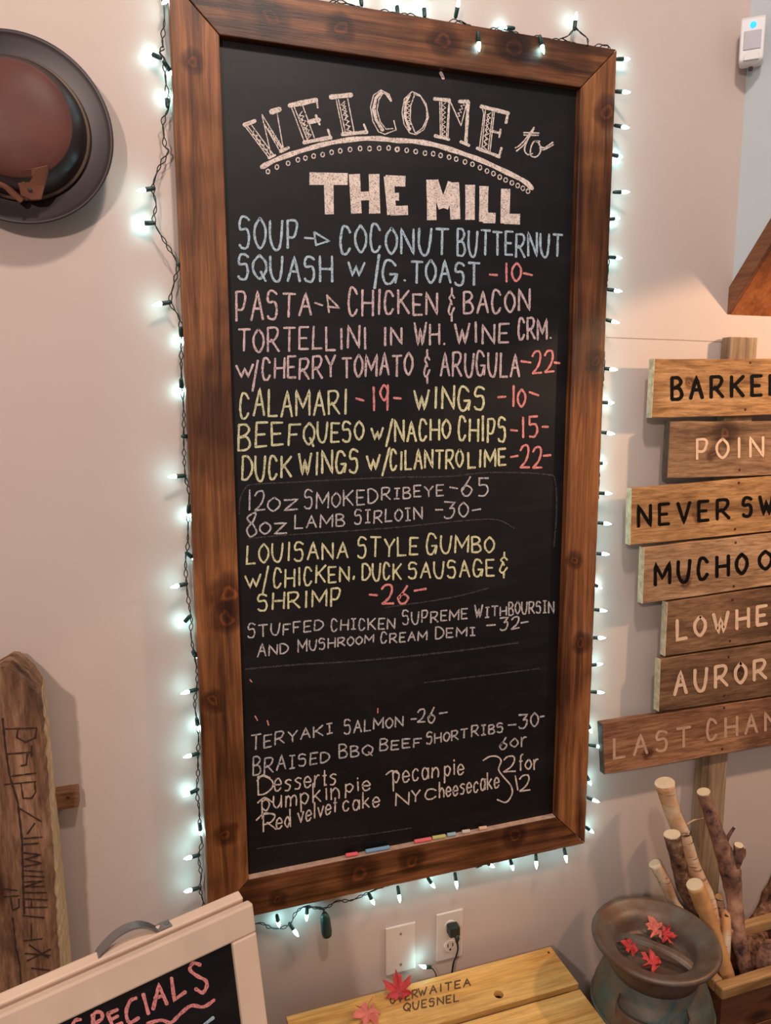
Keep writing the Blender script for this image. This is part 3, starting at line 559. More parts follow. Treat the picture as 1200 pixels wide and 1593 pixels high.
# end connector of the string hanging under the frame
c0 = at(505, 1420, -.03); c1 = at(509, 1455, -.03)
ec = obj('end_connector', *tube([c0, c0.lerp(c1, .12), c0.lerp(c1, .3), c0.lerp(c1, .85), c1], [.005, .009, .0115, .0125, .011], 14), M_['socket'], sl, smooth=True)
# the tail of the string with its last lit bulb, lying behind the crate top
ta = at(668, 1512, -.03); tb = at(640, 1512, -.028)
tail = thing('bulb_tail', at(655, 1525, -.03), 'single lit bulb on wire on the wall behind the yellow crate', 'string light')
so = obj('bulb_socket', *tube([(ta.x+.004, -.03, .305), (ta.x-.010, -.03, .309)], .0044, 10), M_['socket'], tail, smooth=True)
obj('bulb', *tube([(ta.x-.010, -.03, .309), (ta.x-.016, -.03, .312), (ta.x-.026, -.029, .318)], [.0042, .004, .001], 8), M_['bulb'], so, smooth=True)
obj('wire', *tube(smooth_path([(ta.x+.004, -.03, .305), (ta.x+.02, -.03, .27), (ta.x+.02, -.03, .16), (ta.x, -.03, .004)]), .0014, 6), M_['wire'], tail, smooth=True)

# ---------------------------------------------------------------- wall plates and plug
pl = thing('blank_wall_plate', (.5415, 0, .355), 'blank cream wall plate with two screws under the chalkboard, left of the outlet', 'wall plate')
def plate(par, x0, x1, z0, z1):
    Acc().add(*prism([(x0, -.0005, z0), (x1, -.0005, z0), (x1, -.0005, z1), (x0, -.0005, z1)], (0, -.006, 0))).make('plate', M_['plastic'], par, bevel=.0025)
def screw(par, x, z, y=-.0066):
    obj('screw', *lathe([(0, -.001), (.0032, -.001), (.0036, 0), (.0036, .002)], (x, y, z), 12, (0, 1, 0)), M_['steel'], par)
plate(pl, .503, .580, .290, .417); screw(pl, .5415, .395); screw(pl, .5415, .312)
ol = thing('outlet', (.671, 0, .355), 'white duplex outlet plate with a black plug in its upper socket', 'outlet')
plate(ol, .635, .707, .292, .422)
for zc in (.384, .330):
    f = obj('receptacle', *lathe([(0, -.003), (.0155, -.003), (.0165, -.0015), (.0165, .001)], (.671, -.0065, zc), 20, (0, 1, 0)), M_['plastic'], ol)
    A = Acc()
    for dx in (-.0065, .0065): A.add(*box(.671+dx-.0012, .671+dx+.0012, -.0101, -.0094, zc-.001, zc+.008))
    A.add(*box(.669, .673, -.0101, -.0094, zc-.011, zc-.006)); A.make('slot', M_['slot'], f)
screw(ol, .671, .357)
pg = thing('power_plug', (.672, -.022, .385), 'black power plug with thin cord in the wall outlet', 'plug')
Acc().add(*box(.659, .687, -.035, -.0101, .372, .398)).make('plug_body', M_['wire'], pg, bevel=.004)
obj('cord_grip', *tube([(.678, -.030, .376), (.679, -.033, .366), (.679, -.031, .356)], [.007, .006, .0035], 10), M_['wire'], pg, smooth=True)
tpath = smooth_path([Vector(q) for q in [(.679, -.031, .358), (.681, -.033, .34), (.676, -.034, .32), (.668, -.035, .30), (.664, -.034, .24), (.67, -.034, .1), (.70, -.034, .01)]], sub=6)
A = Acc(); A.add(*tube([p+Vector((.0012, 0, 0)) for p in tpath], .0013, 6)); A.add(*tube([p-Vector((.0012, 0, 0)) for p in tpath], .0013, 6)); A.make('cord', M_['wire'], pg, smooth=True)

# ---------------------------------------------------------------- motion sensor in the corner
c = at(1170, 66, -.045)
ms = thing('motion_sensor', (c.x, 0, c.z), 'white corner motion sensor with a glowing blue light', 'sensor')
th = math.radians(-40); ax = Vector((math.cos(th), math.sin(th), 0)); ay = Vector((-math.sin(th), math.cos(th), 0)); az = Vector((0, 0, 1))
A = Acc(); hw, hh = .0265, .050
vsb = []
for sz, hwz, d in ((-1, hw*.86, .010), (-.88, hw*.97, .018), (.92, hw, .018), (1, hw*.94, .013)):
    for sx, dd in ((-1, 1), (1, 1)): vsb.append(c+ax*hwz*sx-ay*d+az*hh*sz)
    for sx in (1, -1): vsb.append(c+ax*hwz*sx*.9+ay*.016+az*hh*sz*.97)
fs = [(0, 1, 2, 3), (15, 14, 13, 12)]
for k in range(3):
    for j in range(4): fs.append((4*k+j, 4*k+4+j, 4*k+4+(j+1) % 4, 4*k+(j+1) % 4))
obj('sensor_body', vsb, fs, M_['sensor'], ms, bevel=.003)
Acc().add(*obox(c-ay*.0185+az*-.002, ax, ay, az, .018, .0015, .020)).make('sensor_lens', M_['lens'], ms, bevel=.001)
obj('sensor_light', *lathe([(0, -.004), (.0045, -.0035), (.0065, -.001), (.007, .001)], c-ay*.019+az*.030, 18, ay), M_['led'], ms, smooth=True)
Acc().add(*prism([c-ay*.019+ax*x*.001+az*z*.001 for x, z in ((-16, -45), (16, -45), (15, -33), (8, -27), (0, -25), (-8, -27), (-15, -33))], -ay*.004)).make('sensor_foot', M_['sensor'], ms, bevel=.001)
obj('cable_stub', *tube([c+ay*.012-az*.056+ax*.002, c+ay*.012-az*.045+ax*.002], .005, 8), M_['end_dark'], ms)
# bracket to the wall corner
Acc().add(*box(c.x+.004, min(c.x+.03, XC-.001), c.y+.01, -.0005, c.z-.03, c.z+.03)).make('bracket', M_['sensor'], ms, bevel=.002)

# ---------------------------------------------------------------- signpost
sp = thing('signpost', (1.42, -.02, 0), 'weathered wooden signpost with seven lettered boards leaning by the birch logs', 'signpost')
a = at(1137, 524, -.036); b_ = at(1180, 524, -.036)
px0, px1, pz = a.x, b_.x, a.z
A = Acc(); n = 14; rows = []
for k in range(n+1):
    z = .0+(pz)*k/n; j = random.uniform(-.0012, .0012)
    rows.append([(px0+j, -.036, z), (px1+j*.5, -.036, z), (px1+j, -.006, z), (px0+j, -.006, z)])
vs = [p for r in rows for p in r]; fs = [(0, 1, 2, 3), tuple(range(4*n, 4*n+4))]
for k in range(n):
    for j in range(4): fs.append((4*k+j, 4*k+(j+1) % 4, 4*k+4+(j+1) % 4, 4*k+4+j))
obj('post', vs, fs, M_['post'], sp, bevel=.002, bseg=1)
YB = -.056
SB = [  # TL, BL, y of top and bottom edge at px x=1200, materials, name
 ((1019, 558), (1014, 650), 558, 645, 'sign_tan', 'end_green', 'tan board with black lettering starting BARKE'),
 ((1043, 656), (1038, 744), 655, 739, 'sign_grey', 'end_dark', 'knotty grey brown board with cream lettering POIN'),
 ((983, 760), (981, 848), 741, 826, 'sign_tan', 'end_green', 'tan board with black lettering NEVER SW'),
 ((1003, 852), (1000, 939), 829, 910, 'sign_pale', 'end_green', 'pale board with black lettering MUCHO O'),
 ((1039, 937), (1035, 1021), 914, 996, 'sign_brown', 'end_green', 'brown board with cream lettering LOWHE'),
 ((1028, 1026), (1025, 1107), 1000, 1082, 'sign_brown', 'end_green', 'dark brown board with cream lettering AUROR'),
 ((937, 1126), (941, 1205), 1085, 1159, 'sign_red', 'end_dark', 'reddish brown board with faded lettering LAST CHAN')]
SL = [('BARKER', 1046, 1217, 588, 621, 584, 613, 'black_paint_and_shade', 5.4, 1), ('POINT', 1085, 1222, 684, 714, 679, 708, 'cream_paint', 4.0, 1), ('NEVER', 994, 1135, 787, 819, 777, 806, 'black_paint_and_shade', 5.0, 1), ('SW', 1157, 1203, 775, 803, 771, 798, 'black_paint_and_shade', 5.0, 1),
      ('MUCHO', 1020, 1162, 878, 910, 861, 891, 'black_paint_and_shade', 5.4, 1), ('O', 1183, 1200, 858, 886, 857, 884, 'black_paint_and_shade', 5.4, 1), ('LOWHE', 1054, 1193, 965, 995, 942, 970, 'cream_paint', 5, 1), ('AUROR', 1050, 1192, 1047, 1081, 1026, 1055, 'cream_paint', 5, 1),
      ('LAST', 956, 1074, 1150, 1180, 1131, 1160, 'worn_paint', 4.2, 1), ('CHAN', 1101, 1209, 1121, 1151, 1107, 1134, 'worn_paint', 4.2, 1)]
NAILS = [[(1168, 564), (1160, 637)], [(1151, 731)], [(1150, 751), (1144, 823)], [(1145, 844), (1142, 912)], [(1140, 933), (1136, 997)], [(1134, 1022), (1127, 1082)], [(1127, 1101), (1124, 1165)]]
rowof = [0, 1, 2, 2, 3, 3, 4, 5, 6, 6]
boards = []
for i, (tl, bl, t1, b1, mt, me_, lb) in enumerate(SB):
    P = at(*tl, YB); Q = at(*bl, YB); R1 = at(1200, t1, YB); R2 = at(1200, b1, YB)
    ext = .30+.02*(i % 3)
    R1 = R1+(R1-P).normalized()*ext; R2 = R2+(R2-Q).normalized()*ext
    nseg = 10; top = []; bot = []
    for k in range(nseg+1):
        j = random.uniform(-.0012, .0012) if 0 < k < nseg else 0
        top.append(P.lerp(R1, k/nseg)+Vector((0, 0, j))); bot.append(Q.lerp(R2, k/nseg)+Vector((0, 0, -abs(j))))
    poly = top+bot[::-1]
    bo = Acc().add(*prism(poly, (0, .0192, 0))).make('sign_board', M_[mt], sp, bevel=.0012, bseg=1); bo['label'] = lb; boards.append(bo)
    # sawn end grain, a thin cap on the left end
    e = Vector((-.0008, 0, 0))
    Acc().add([P+e, P+e+Vector((0, .019, 0)), Q+e+Vector((0, .019, 0)), Q+e, P+Vector((.0008, 0, 0)), Q+Vector((.0008, 0, 0)), P+Vector((.0008, .019, 0)), Q+Vector((.0008, .019, 0))], [(0, 1, 2, 3), (0, 3, 5, 4), (1, 0, 4, 6), (2, 1, 6, 7), (3, 2, 7, 5), (4, 5, 7, 6)]).make('board_end', M_[me_], bo)
    for nx, ny in NAILS[i]:
        q = at(nx, ny, YB)
        obj('nail', *lathe([(0, -.0012), (.003, -.001), (.0036, 0), (.0036, .001)], q, 10, (0, 1, 0)), M_['rust'], bo)
for (t, x0, x1, yt0, yb0, yt1, yb1, mt, wd, _), ri in zip(SL, rowof):
    strokes('lettering', layout(t, x0, x1, yt0, yb0, yt1, yb1, jit=0, gap=.75, slant=0), M_[mt], boards[ri], lambda x, y, k: at(x, y, YB-.0004-k), wd, jit=.06)

# ---------------------------------------------------------------- old helmet on the wall
hc = Vector((-.172, 0, 2.137))
hm = thing('metal_helmet', (hc.x, 0, hc.z), 'round dark brown wide-brimmed metal helmet hung on the wall', 'helmet')
N = (0, -1, 0)
obj('brim', *lathe([(.100, .052), (.112, .049), (.120, .050), (.132, .053), (.144, .056), (.150, .058), (.1535, .060), (.1555, .059), (.156, .056), (.1545, .053), (.148, .052), (.130, .048), (.112, .044), (.100, .044)], hc, 96, N), M_['helmet'], hm, smooth=True)
obj('crown', *lathe([(.113, .051), (.1125, .060), (.110, .072), (.105, .086), (.098, .100), (.092, .107)], hc, 96, N), M_['helmet'], hm, smooth=True)
obj('crown_top', *lathe([(.092, .107), (.088, .111), (.080, .116), (.066, .1215), (.048, .126), (.03, .1285), (.012, .1295), (0, .1298)], hc, 96, N), M_['helmet_dome'], hm, smooth=True)
obj('crown_rim', *lathe([(.1125, .052), (.1165, .0535), (.1175, .0560), (.1155, .0585), (.112, .060)], hc, 96, N), plain('pale_rim_edge', lin(120, 100, 84), .4, .4), hm, smooth=True)  # ring at the crown base, paler than crown and brim
obj('mount', *lathe([(.02, 0), (.02, .05), (.1, .050)], hc, 24, N), M_['helmet'], hm)
hp = lambda x, y, yy: at(x, y, yy)
A = Acc(); poly = [hp(20, 273, -.098), hp(38, 266, -.11), hp(60, 262, -.112), hp(75, 258, -.112), hp(76, 270, -.1), hp(70, 290, -.088), hp(65, 311, -.075), hp(50, 312, -.075), hp(33, 305, -.078), hp(30, 290, -.09)]
A.add(*prism(poly, (0, -.006, 0))).make('leather_flap', M_['leather'], hm, bevel=.001, bseg=1)
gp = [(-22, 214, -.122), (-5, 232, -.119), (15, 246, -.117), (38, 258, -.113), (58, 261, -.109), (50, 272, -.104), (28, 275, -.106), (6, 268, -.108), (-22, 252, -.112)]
obj('gap_shade_patch', *prism([hp(*q_) for q_ in gp], (0, -.0015, 0)), M_['black_paint_and_shade'], hm)  # flat black patch painting the shade of a gap below the crown top
A = Acc(); sp_ = [hp(-20, 285, -.09), hp(5, 287, -.088), hp(20, 300, -.08), hp(34, 312, -.072)]
A.add(*tube(smooth_path(sp_), .006, 8)); A.make('strap', M_['leather'], hm, smooth=True)
obj('rivet', *lathe([(0, -.002), (.003, -.001), (.0034, 0), (.0034, .002)], hp(46, 295, -.094), 10, (0, 1, 0)), M_['slot'], hm)

# ---------------------------------------------------------------- carved old timber post
YO = -.145
tp = thing('carved_timber', (-.30, -.03, 0), 'thick old weathered timber slab with carved letters standing against the left wall', 'timber')
rt = random.Random(5)
T1 = [(-90, 1120), (-40, 1062), (0, 1036), (10, 1037), (35, 1058), (60, 1080), (62, 1110), (66, 1160), (70, 1230), (76, 1310), (80, 1400), (84, 1480), (86, 1530)]
front = [at(x, y, YO) for x, y in T1]
zb = front[-1].z
front += [Vector((front[-1].x+.0, YO, .0)), Vector((front[0].x-.02, YO, .0))]
back = [Vector((p.x+.004+.0*i, -.028, p.z-.012 if p.z > .9 else p.z)) for i, p in enumerate(front)]
# back right edge follows the pale sawn side
for i in range(5, 14): back[i].x = at(72+ (108-72)*max(0, min(1, (T1[min(i, 12)][1]-1095)/405)), 1300, -.03).x if False else back[i].x
n = len(front)
mid = [f.lerp(b2, .12)+Vector((.0035 if 5 <= i <= 13 else 0, 0, .002)) for i, (f, b2) in enumerate(zip(front, back))]
V = front+mid+back
F = [tuple(range(n)), tuple(range(3*n-1, 2*n-1, -1))]+[(i+o*n, i+n+o*n, (i+1) % n+n+o*n, (i+1) % n+o*n) for i in range(n) for o in (0, 1)]
for i in range(5, 13):
    f_ = (T1[i][1]-1080)/450; back[i].x = -.199+.010*f_
back[13].x = -.189
F2, B2, side = [], [], []
for i in range(n):
    j = (i+1) % n; L_ = (front[j]-front[i]).length; m_ = max(1, int(L_/.012)) if i < 13 else 1
    for k in range(m_):
        f_ = k/m_; w_ = Vector((rt.uniform(-.0016, .0016), rt.uniform(-.001, .001), rt.uniform(-.0016, .0016))) if (i or k) and i < 13 else Vector()
        F2.append(front[i].lerp(front[j], f_)+w_); B2.append(back[i].lerp(back[j], f_)+w_*.6); side.append(5 <= i < 13)
front, back = F2, B2; n = len(front)
mid = [f.lerp(b2, .14)+Vector((.004+rt.uniform(-.001, .001) if sd_ else 0, rt.uniform(-.003, .003), .002)) for f, b2, sd_ in zip(front, back, side)]
V = front+mid+back
F = [tuple(range(n)), tuple(range(3*n-1, 2*n-1, -1))]+[(i+o*n, i+n+o*n, (i+1) % n+n+o*n, (i+1) % n+o*n) for i in range(n) for o in (0, 1)]
tb_ = obj('timber_body', V, F, M_['old_post'], tp)
A = Acc()
for i in [q_ for q_ in range(n-1) if side[q_]]:
    e = Vector((.0012, 0, 0)); A.add([mid[i]+e, mid[i+1]+e, back[i+1]+e, back[i]+e, mid[i]-e, mid[i+1]-e, back[i+1]-e, back[i]-e], [(0, 1, 2, 3), (7, 6, 5, 4), (0, 4, 5, 1), (1, 5, 6, 2), (2, 6, 7, 3), (3, 7, 4, 0)])
A.make('pale_side', M_['old_edge'], tp)['label'] = 'pale sapwood side of the timber'
on_t = lambda x, y, k: at(x, y, YO-.0005-k)
CV = Z(0, 1020, .3263, [([(12, 300), (25, 430), (45, 570), (85, 700), (105, 880), (110, 1100), (115, 1230)], 3.2), ([(60, 1250), (75, 1390), (95, 1480), (100, 1590)], 2.4),
     [(25, 350), (175, 345)], [(85, 350), (80, 390), (120, 412), (168, 392), (175, 350)], [(30, 470), (150, 460)], [(150, 430), (150, 480)], [(130, 470), (125, 520), (100, 525)], [(55, 575), (170, 560)], [(20, 615), (170, 600)],
     [(100, 610), (110, 680), (150, 680), (170, 650), (165, 605)], [(95, 730), (195, 790)], [(165, 800), (130, 850)], [(115, 872), (200, 865)], [(110, 900), (180, 895)], [(115, 940), (195, 950), (120, 970), (200, 990), (115, 1005)],
     [(110, 1025), (205, 1030)], [(110, 1050), (210, 1055)], [(110, 1080), (205, 1075), (115, 1102), (208, 1100)], [(110, 1130), (220, 1130)], [(115, 1160), (225, 1165)], [(120, 1200), (225, 1200)], [(110, 1240), (210, 1250)], [(150, 1160), (150, 1200)],
     [(115, 1360), (200, 1350)], [(150, 1280), (150, 1360)], [(120, 1420), (240, 1430)], [(130, 1455), (240, 1400)], [(150, 1490), (235, 1500)], [(140, 1380), (230, 1440)], [(0, 1110), (80, 1120)], [(20, 1150), (90, 1145)], [(50, 1155), (60, 1215), (90, 1200), (90, 1160)]])
strokes('carving', CV, M_['carve'], tp, on_t, 2.4, 'dark carved letters and cracks', jit=.25)
bk = Acc().add(*box(at(92, 1240, -.03).x-.05, at(122, 1240, -.03).x, -.032, -.0008, at(105, 1258, -.03).z, at(105, 1232, -.03).z)).make('wall_block', M_['sign_red'], tp, bevel=.002)
obj('screw', *lathe([(0, -.001), (.003, -.0008), (.0036, .001)], at(106, 1241, -.0325), 10, (0, 1, 0)), M_['rust'], bk)

# ---------------------------------------------------------------- small white A-frame chalkboard
ua = math.radians(18.4); U = Vector((math.cos(ua), math.sin(ua), 0)); n0 = Vector((math.sin(ua), -math.cos(ua), 0))
ta_ = math.radians(12); Wd = Vector((0, 0, -math.cos(ta_)))+n0*math.sin(ta_); NA = U.cross(Wd); NA = NA if NA.y < 0 else -NA
P0 = at(394, 1405, -.5)
af = thing('sidewalk_chalkboard', (P0.x-.3, P0.y-.12, 0), 'cream framed folding chalkboard sign with pink lettering in the bottom left corner', 'chalkboard')
Lh = P0.z/math.cos(ta_); Wf = .60
def fp(u, v, d=0): return P0+U*u+Wd*v+NA*d      # d > 0 towards the viewer
q = at_plane(362, 1467, P0, NA)-P0; iu, iv = q.dot(U), q.dot(Wd)
def fpr(x0, x1, y0, y1, name, mat, par, d0=0, d1=-.018, **k):
    return Acc().add(*hexa([fp(x0, y1, d0), fp(x1, y1, d0), fp(x1, y0, d0), fp(x0, y0, d0), fp(x0, y1, d1), fp(x1, y1, d1), fp(x1, y0, d1), fp(x0, y0, d1)])).make(name, mat, par, **k)
fpr(-Wf, 0, 0, iv, 'top_rail', M_['white_wood'], af, bevel=.003)
fpr(iu, 0, iv+.0005, Lh-.002, 'stile', M_['white_wood'], af, bevel=.003)
fpr(-Wf, -Wf-iu, iv+.0005, Lh-.002, 'stile', M_['white_wood'], af, bevel=.003)
fpr(-Wf-iu, iu, Lh-.16, Lh-.10, 'bottom_rail', M_['white_wood'], af, bevel=.003)
fpr(-Wf-iu-.005, iu+.005, iv-.005, Lh-.1, 'slate_panel', M_['slate'], af, -.007, -.013)
# rear frame, tilting the other way
q2 = at_plane(388, 1393, P0-NA*.024, NA)
Wr = Vector((0, 0, -math.cos(ta_)))-n0*math.sin(ta_); NR = U.cross(Wr); NR = NR if NR.y > 0 else -NR
Pr = P0-n0*.024+Vector((0, 0, (q2-P0).dot(Vector((0, 0, 1)))*1.0))
def rp(u, v, d): return Pr+U*u+Wr*v+NR*d
Lr = Pr.z/math.cos(ta_)
for nm, x0, x1, y0, y1 in (('rear_rail', -Wf, -.004, 0, .045), ('rear_stile', -.045, -.004, .0455, Lr-.002), ('rear_stile', -Wf, -Wf+.04, .0455, Lr-.002), ('rear_rail', -Wf+.04, -.045, Lr-.16, Lr-.10)):
    Acc().add(*hexa([rp(x0, y1, .018), rp(x1, y1, .018), rp(x1, y0, .018), rp(x0, y0, .018), rp(x0, y1, 0), rp(x1, y1, 0), rp(x1, y0, 0), rp(x0, y0, 0)])).make(nm, M_['white_wood'], af, bevel=.003)
Acc().add(*hexa([rp(-Wf+.035, Lr-.1, .012), rp(-.04, Lr-.1, .012), rp(-.04, .04, .012), rp(-Wf+.035, .04, .012), rp(-Wf+.035, Lr-.1, .006), rp(-.04, Lr-.1, .006), rp(-.04, .04, .006), rp(-Wf+.035, .04, .006)])).make('slate_panel', M_['slate'], af)
# metal strap handle on the top
Hn = -n0; hq = Pr+Hn*.004
hpts = [at_plane(x, y, hq, n0) for x, y in ((134, 1505), (152, 1497), (160, 1484), (180, 1463), (200, 1450), (218, 1445), (234, 1447), (246, 1452), (256, 1447), (268, 1442))]
HP = smooth_path(hpts, sub=4); A = Acc(); vs = []
for i, p in enumerate(HP):
    t = (HP[min(i+1, len(HP)-1)]-HP[max(i-1, 0)]).normalized(); nn = t.cross(n0).normalized(); nn = nn if nn.z > 0 else -nn
    vs += [p-n0*.0, p+Hn*.016, p+Hn*.016+nn*.0028, p+nn*.0028]
fs = [(0, 1, 2, 3), tuple(range(len(vs)-4, len(vs)))]
for k in range(len(HP)-1):
    for j in range(4): fs.append((4*k+j, 4*k+(j+1) % 4, 4*k+4+(j+1) % 4, 4*k+4+j))
hd = obj('handle', vs, fs, M_['steel'], af); hd['label'] = 'bent steel strap handle'
for k in (1, -3):
    p = HP[k]+Hn*.008+Vector((0, 0, .003)); obj('screw', *lathe([(0, .002), (.003, .0015), (.0036, 0)], p, 10), M_['steel'], hd)
z7 = lambda l: Z(0, 1380, .35833, l)
on_a = lambda x, y, k: at_plane(x, y, P0-NA*(.0066-k), NA)
AF = [[(870, 338), (840, 330), (825, 358), (855, 385), (892, 405), (898, 430), (880, 458), (850, 442)], [(745, 395), (757, 490), (805, 455)], [(665, 530), (690, 425), (725, 508)], [(672, 482), (712, 470)], [(622, 465), (645, 550)], [(592, 482), (565, 495), (548, 545), (562, 588), (602, 568)],
      [(468, 550), (492, 610)], [(468, 550), (510, 532)], [(478, 578), (512, 560)], [(490, 608), (530, 590)], [(402, 600), (410, 548), (440, 545), (442, 572), (412, 592)], [(400, 555), (425, 640)], [(350, 575), (325, 580), (318, 610), (350, 635), (365, 660), (340, 680)]]
AF2 = [[(640, 592), (700, 578), (742, 588), (782, 552), (830, 515), (885, 520), (930, 490)]]
sm = lambda L: [smooth_path([Vector(p) for p in q], sub=5) if len(q) > 4 else q for q in L]
strokes('chalk_lettering', z7(sm(AF)) if False else [[Vector((0+p[0]*.35833, 1380+p[1]*.35833)) for p in q] for q in sm(AF)], CH['pink'], af, on_a, 5.6, 'pink chalk letters')
strokes('chalk_underline', [[Vector((p[0]*.35833, 1380+p[1]*.35833)) for p in q] for q in sm(AF2)], CH['pink'], af, on_a, 5.5, 'pink chalk wave')
strokes('chalk_stroke', [[Vector((318, 1594)), Vector((332, 1583))]], CH['blue'], af, on_a, 5)

# ---------------------------------------------------------------- yellow wooden crate
ZT = .300
cr = thing('wooden_crate', (.59, -.22, 0), 'yellow stencilled wooden crate against the wall under the outlets', 'crate')
CX0, CX1, CY0, CY1 = .249, .927, -.058, -.40
ys = at_z(898, 1531, ZT).y
def slat_with_hole(x0, x1, y0, y1, z0, z1, hx, hy, hr):
    out = [Vector((x0, y0, 0)), Vector((x1, y0, 0)), Vector((x1, y1, 0)), Vector((x0, y1, 0))]
    ho = [Vector((hx+hr*math.cos(a), hy+hr*math.sin(a), 0)) for a in [-k*2*math.pi/20 for k in range(20)]]
    tri = tessellate_polygon([out, ho]); pts = out+ho
    vs = [Vector((p.x, p.y, z1)) for p in pts]+[Vector((p.x, p.y, z0)) for p in pts]; n = len(pts)
    fs = [tuple(t) for t in tri]+[tuple(i+n for i in t[::-1]) for t in tri]
    fs += [(i, (i+1) % 4, (i+1) % 4+n, i+n) for i in range(4)]+[(4+k, 4+(k+1) % 20, 4+(k+1) % 20+n, 4+k+n) for k in range(20)]
    return vs, fs
hq_ = at_z(776, 1547, ZT)
obj('top_slat', *slat_with_hole(CX0, CX1, ys, CY0, ZT-.014, ZT, hq_.x, hq_.y, .0115), M_['crate'], cr)
ts2 = .013
Acc().add(*box(CX0, CX1-.004, ys-ts2-.15, ys-ts2, ZT-.016, ZT-.002)).make('top_slat', M_['crate'], cr, bevel=.0015)
Acc().add(*box(CX0, CX1-.002, CY1-.02, ys-ts2-.163, ZT-.015, ZT-.001)).make('top_slat', M_['crate'], cr, bevel=.0015)
for x in (CX0, CX1-.022): Acc().add(*box(x, x+.02, CY1-.016, CY0-.004, 0, ZT-.0165)).make('end_panel', M_['crate'], cr, bevel=.0015)
for k in range(3):
    z0 = .004+k*.093
    Acc().add(*box(CX0+.0205, CX1-.0225, CY0-.018, CY0-.004, z0, z0+.085)).make('side_slat', M_['crate'], cr, bevel=.0015)
    Acc().add(*box(CX0+.0205, CX1-.0225, CY1-.016, CY1-.002, z0, z0+.085)).make('side_slat', M_['crate'], cr, bevel=.0015)
st = Acc().add(*box(CX0+.03, .81, ys-ts2+.003, ys-.003, ZT-.016, ZT-.012)).make('metal_band', M_['steel'], cr); st['label'] = 'bright steel band in the gap between slats'
on_c = lambda x, y, k: at_z(x, y, ZT+.0004+k)
z4 = lambda x, y: (520+x*.35, 1450+y*.35)
strokes('stencil_lettering', layout('OVER', 608, 650, 1550, 1562, 1539, 1551, jit=0, gap=.5)+layout('WAITEA', 651, 732, 1538, 1550, 1522, 1533, jit=0, gap=.5)+layout('QUESNEL', 629, 714, 1561, 1573, 1546, 1557, jit=0, gap=.5), M_['ink'], cr, on_c, 2.3, jit=.1)
obj('nail', *lathe([(0, .0012), (.003, .001), (.0034, -.001)], at_z(854, 1482, ZT), 8), M_['rust'], cr)

# ---------------------------------------------------------------- maple leaves
LR = [(0, 1.0), (8, .72), (18, .82), (24, .5), (33, .42), (44, .78), (50, .98), (60, .74), (70, .70), (80, .40), (92, .55), (104, .74), (114, .50), (132, .38), (150, .42), (165, .25), (178, .10)]
def leaf(c, size, rot, tilt, curl, label, mat='leaf', stem=True, tdir=0, group=None):
    c = Vector(c); t = thing('maple_leaf', c, label, 'leaf', group)
    R = Matrix.Rotation(tdir, 4, 'Z') @ Matrix.Rotation(tilt, 4, 'X') @ Matrix.Rotation(rot, 4, 'Z')
    pts = [(math.radians(a), r) for a, r in LR]+[(math.radians(-a), r) for a, r in LR[::-1] if a > 0]
    vs = []; fs = []; rings = 4
    for k in range(1, rings+1):
        for a, r in pts:
            rr = size*r*k/rings; x, y = rr*math.sin(a), rr*math.cos(a)
            z = curl*size*((k/rings)**2)*(.55+.45*math.cos(a*5))+.0012*math.sin(9*a)*k
            vs.append(R @ Vector((x, y, z))+c)
    m = len(pts); vs.append(R @ Vector((0, 0, 0))+c); cc = len(vs)-1
    for j in range(m): fs.append((cc, j, (j+1) % m))
    for k in range(rings-1):
        for j in range(m): fs.append((k*m+j, (k+1)*m+j, (k+1)*m+(j+1) % m, k*m+(j+1) % m))
    o = obj('blade', vs, fs, M_[mat], t, smooth=True)
    sd = o.modifiers.new('thickness', 'SOLIDIFY'); sd.thickness = .0004
    if stem: obj('stem', *tube(smooth_path([R @ Vector(p)+c for p in ((0, 0, 0), (.002, -.35*size, .004), (-.004, -.8*size, .008))], sub=4), .0007, 5), M_['leaf'], t)
    return t
q = at_z(622, 1552, ZT); leaf(q+Vector((.0, .004, .012)), .046, .2, math.radians(48), .25, 'curled red maple leaf standing beside the stencil on the crate', tdir=-.4)
q = at_z(572, 1580, ZT); leaf(q+Vector((0, 0, .008)), .042, 2.6, math.radians(16), .35, 'pale red maple leaf lying left of the stencil on the crate', 'leaf_pale')

# ---------------------------------------------------------------- milk can with its lid
LZ = .462
e1 = [at_z(*p, LZ) for p in ((928, 1430), (1121, 1500), (985, 1388), (1060, 1530))]
lc = sum(e1, Vector())/4; LRad = sum((p-lc).length for p in e1)/4
mc = thing('milk_can', (lc.x, lc.y, 0), 'old green and rust tin milk can with a wide dished lid beside the crate', 'milk can')
C0 = Vector((lc.x, lc.y, 0)); BR = .134
def seatlathe(name, prof, mat, par=mc, seg=72): return obj(name, *lathe(prof, C0, seg), mat, par, smooth=True)
seatlathe('body', [(0, .003), (BR-.01, .003), (BR, .008), (BR, .30), (BR-.004, .325), (BR-.014, .352), (BR-.034, .376), (.098, .386), (.0935, .392), (.092, .402), (.0, .402)], M_['can'])
for z in (.02, .295): seatlathe('hoop', [(BR, z-.006), (BR+.003, z-.004), (BR+.003, z+.004), (BR, z+.006)], M_['can'])
r = LRad
lid = seatlathe('lid', [(.094, .388), (.098, .39), (.100, .405), (.104, .43), (.112, .445), (r-.012, .449), (r-.003, .453), (r, .459), (r-.002, .464), (r-.008, .466), (r-.014, .463), (r-.020, .459), (r-.034, .455), (r-.046, .448), (r-.054, .436), (r-.058, .420), (r-.064, .414), (0, .412)], M_['lid'])
dv = (at_z(1085, 1487, .45)-at_z(985, 1448, .45)); dv.z = 0; dv.normalize(); pv = Vector((-dv.y, dv.x, 0))
bl_ = r-.055; hp_ = []
for k in range(13):
    s_ = -1+2*k/12; hp_.append(C0+dv*bl_*s_+Vector((0, 0, .426+.018*(1-abs(s_)**3))))
V = []; F = []
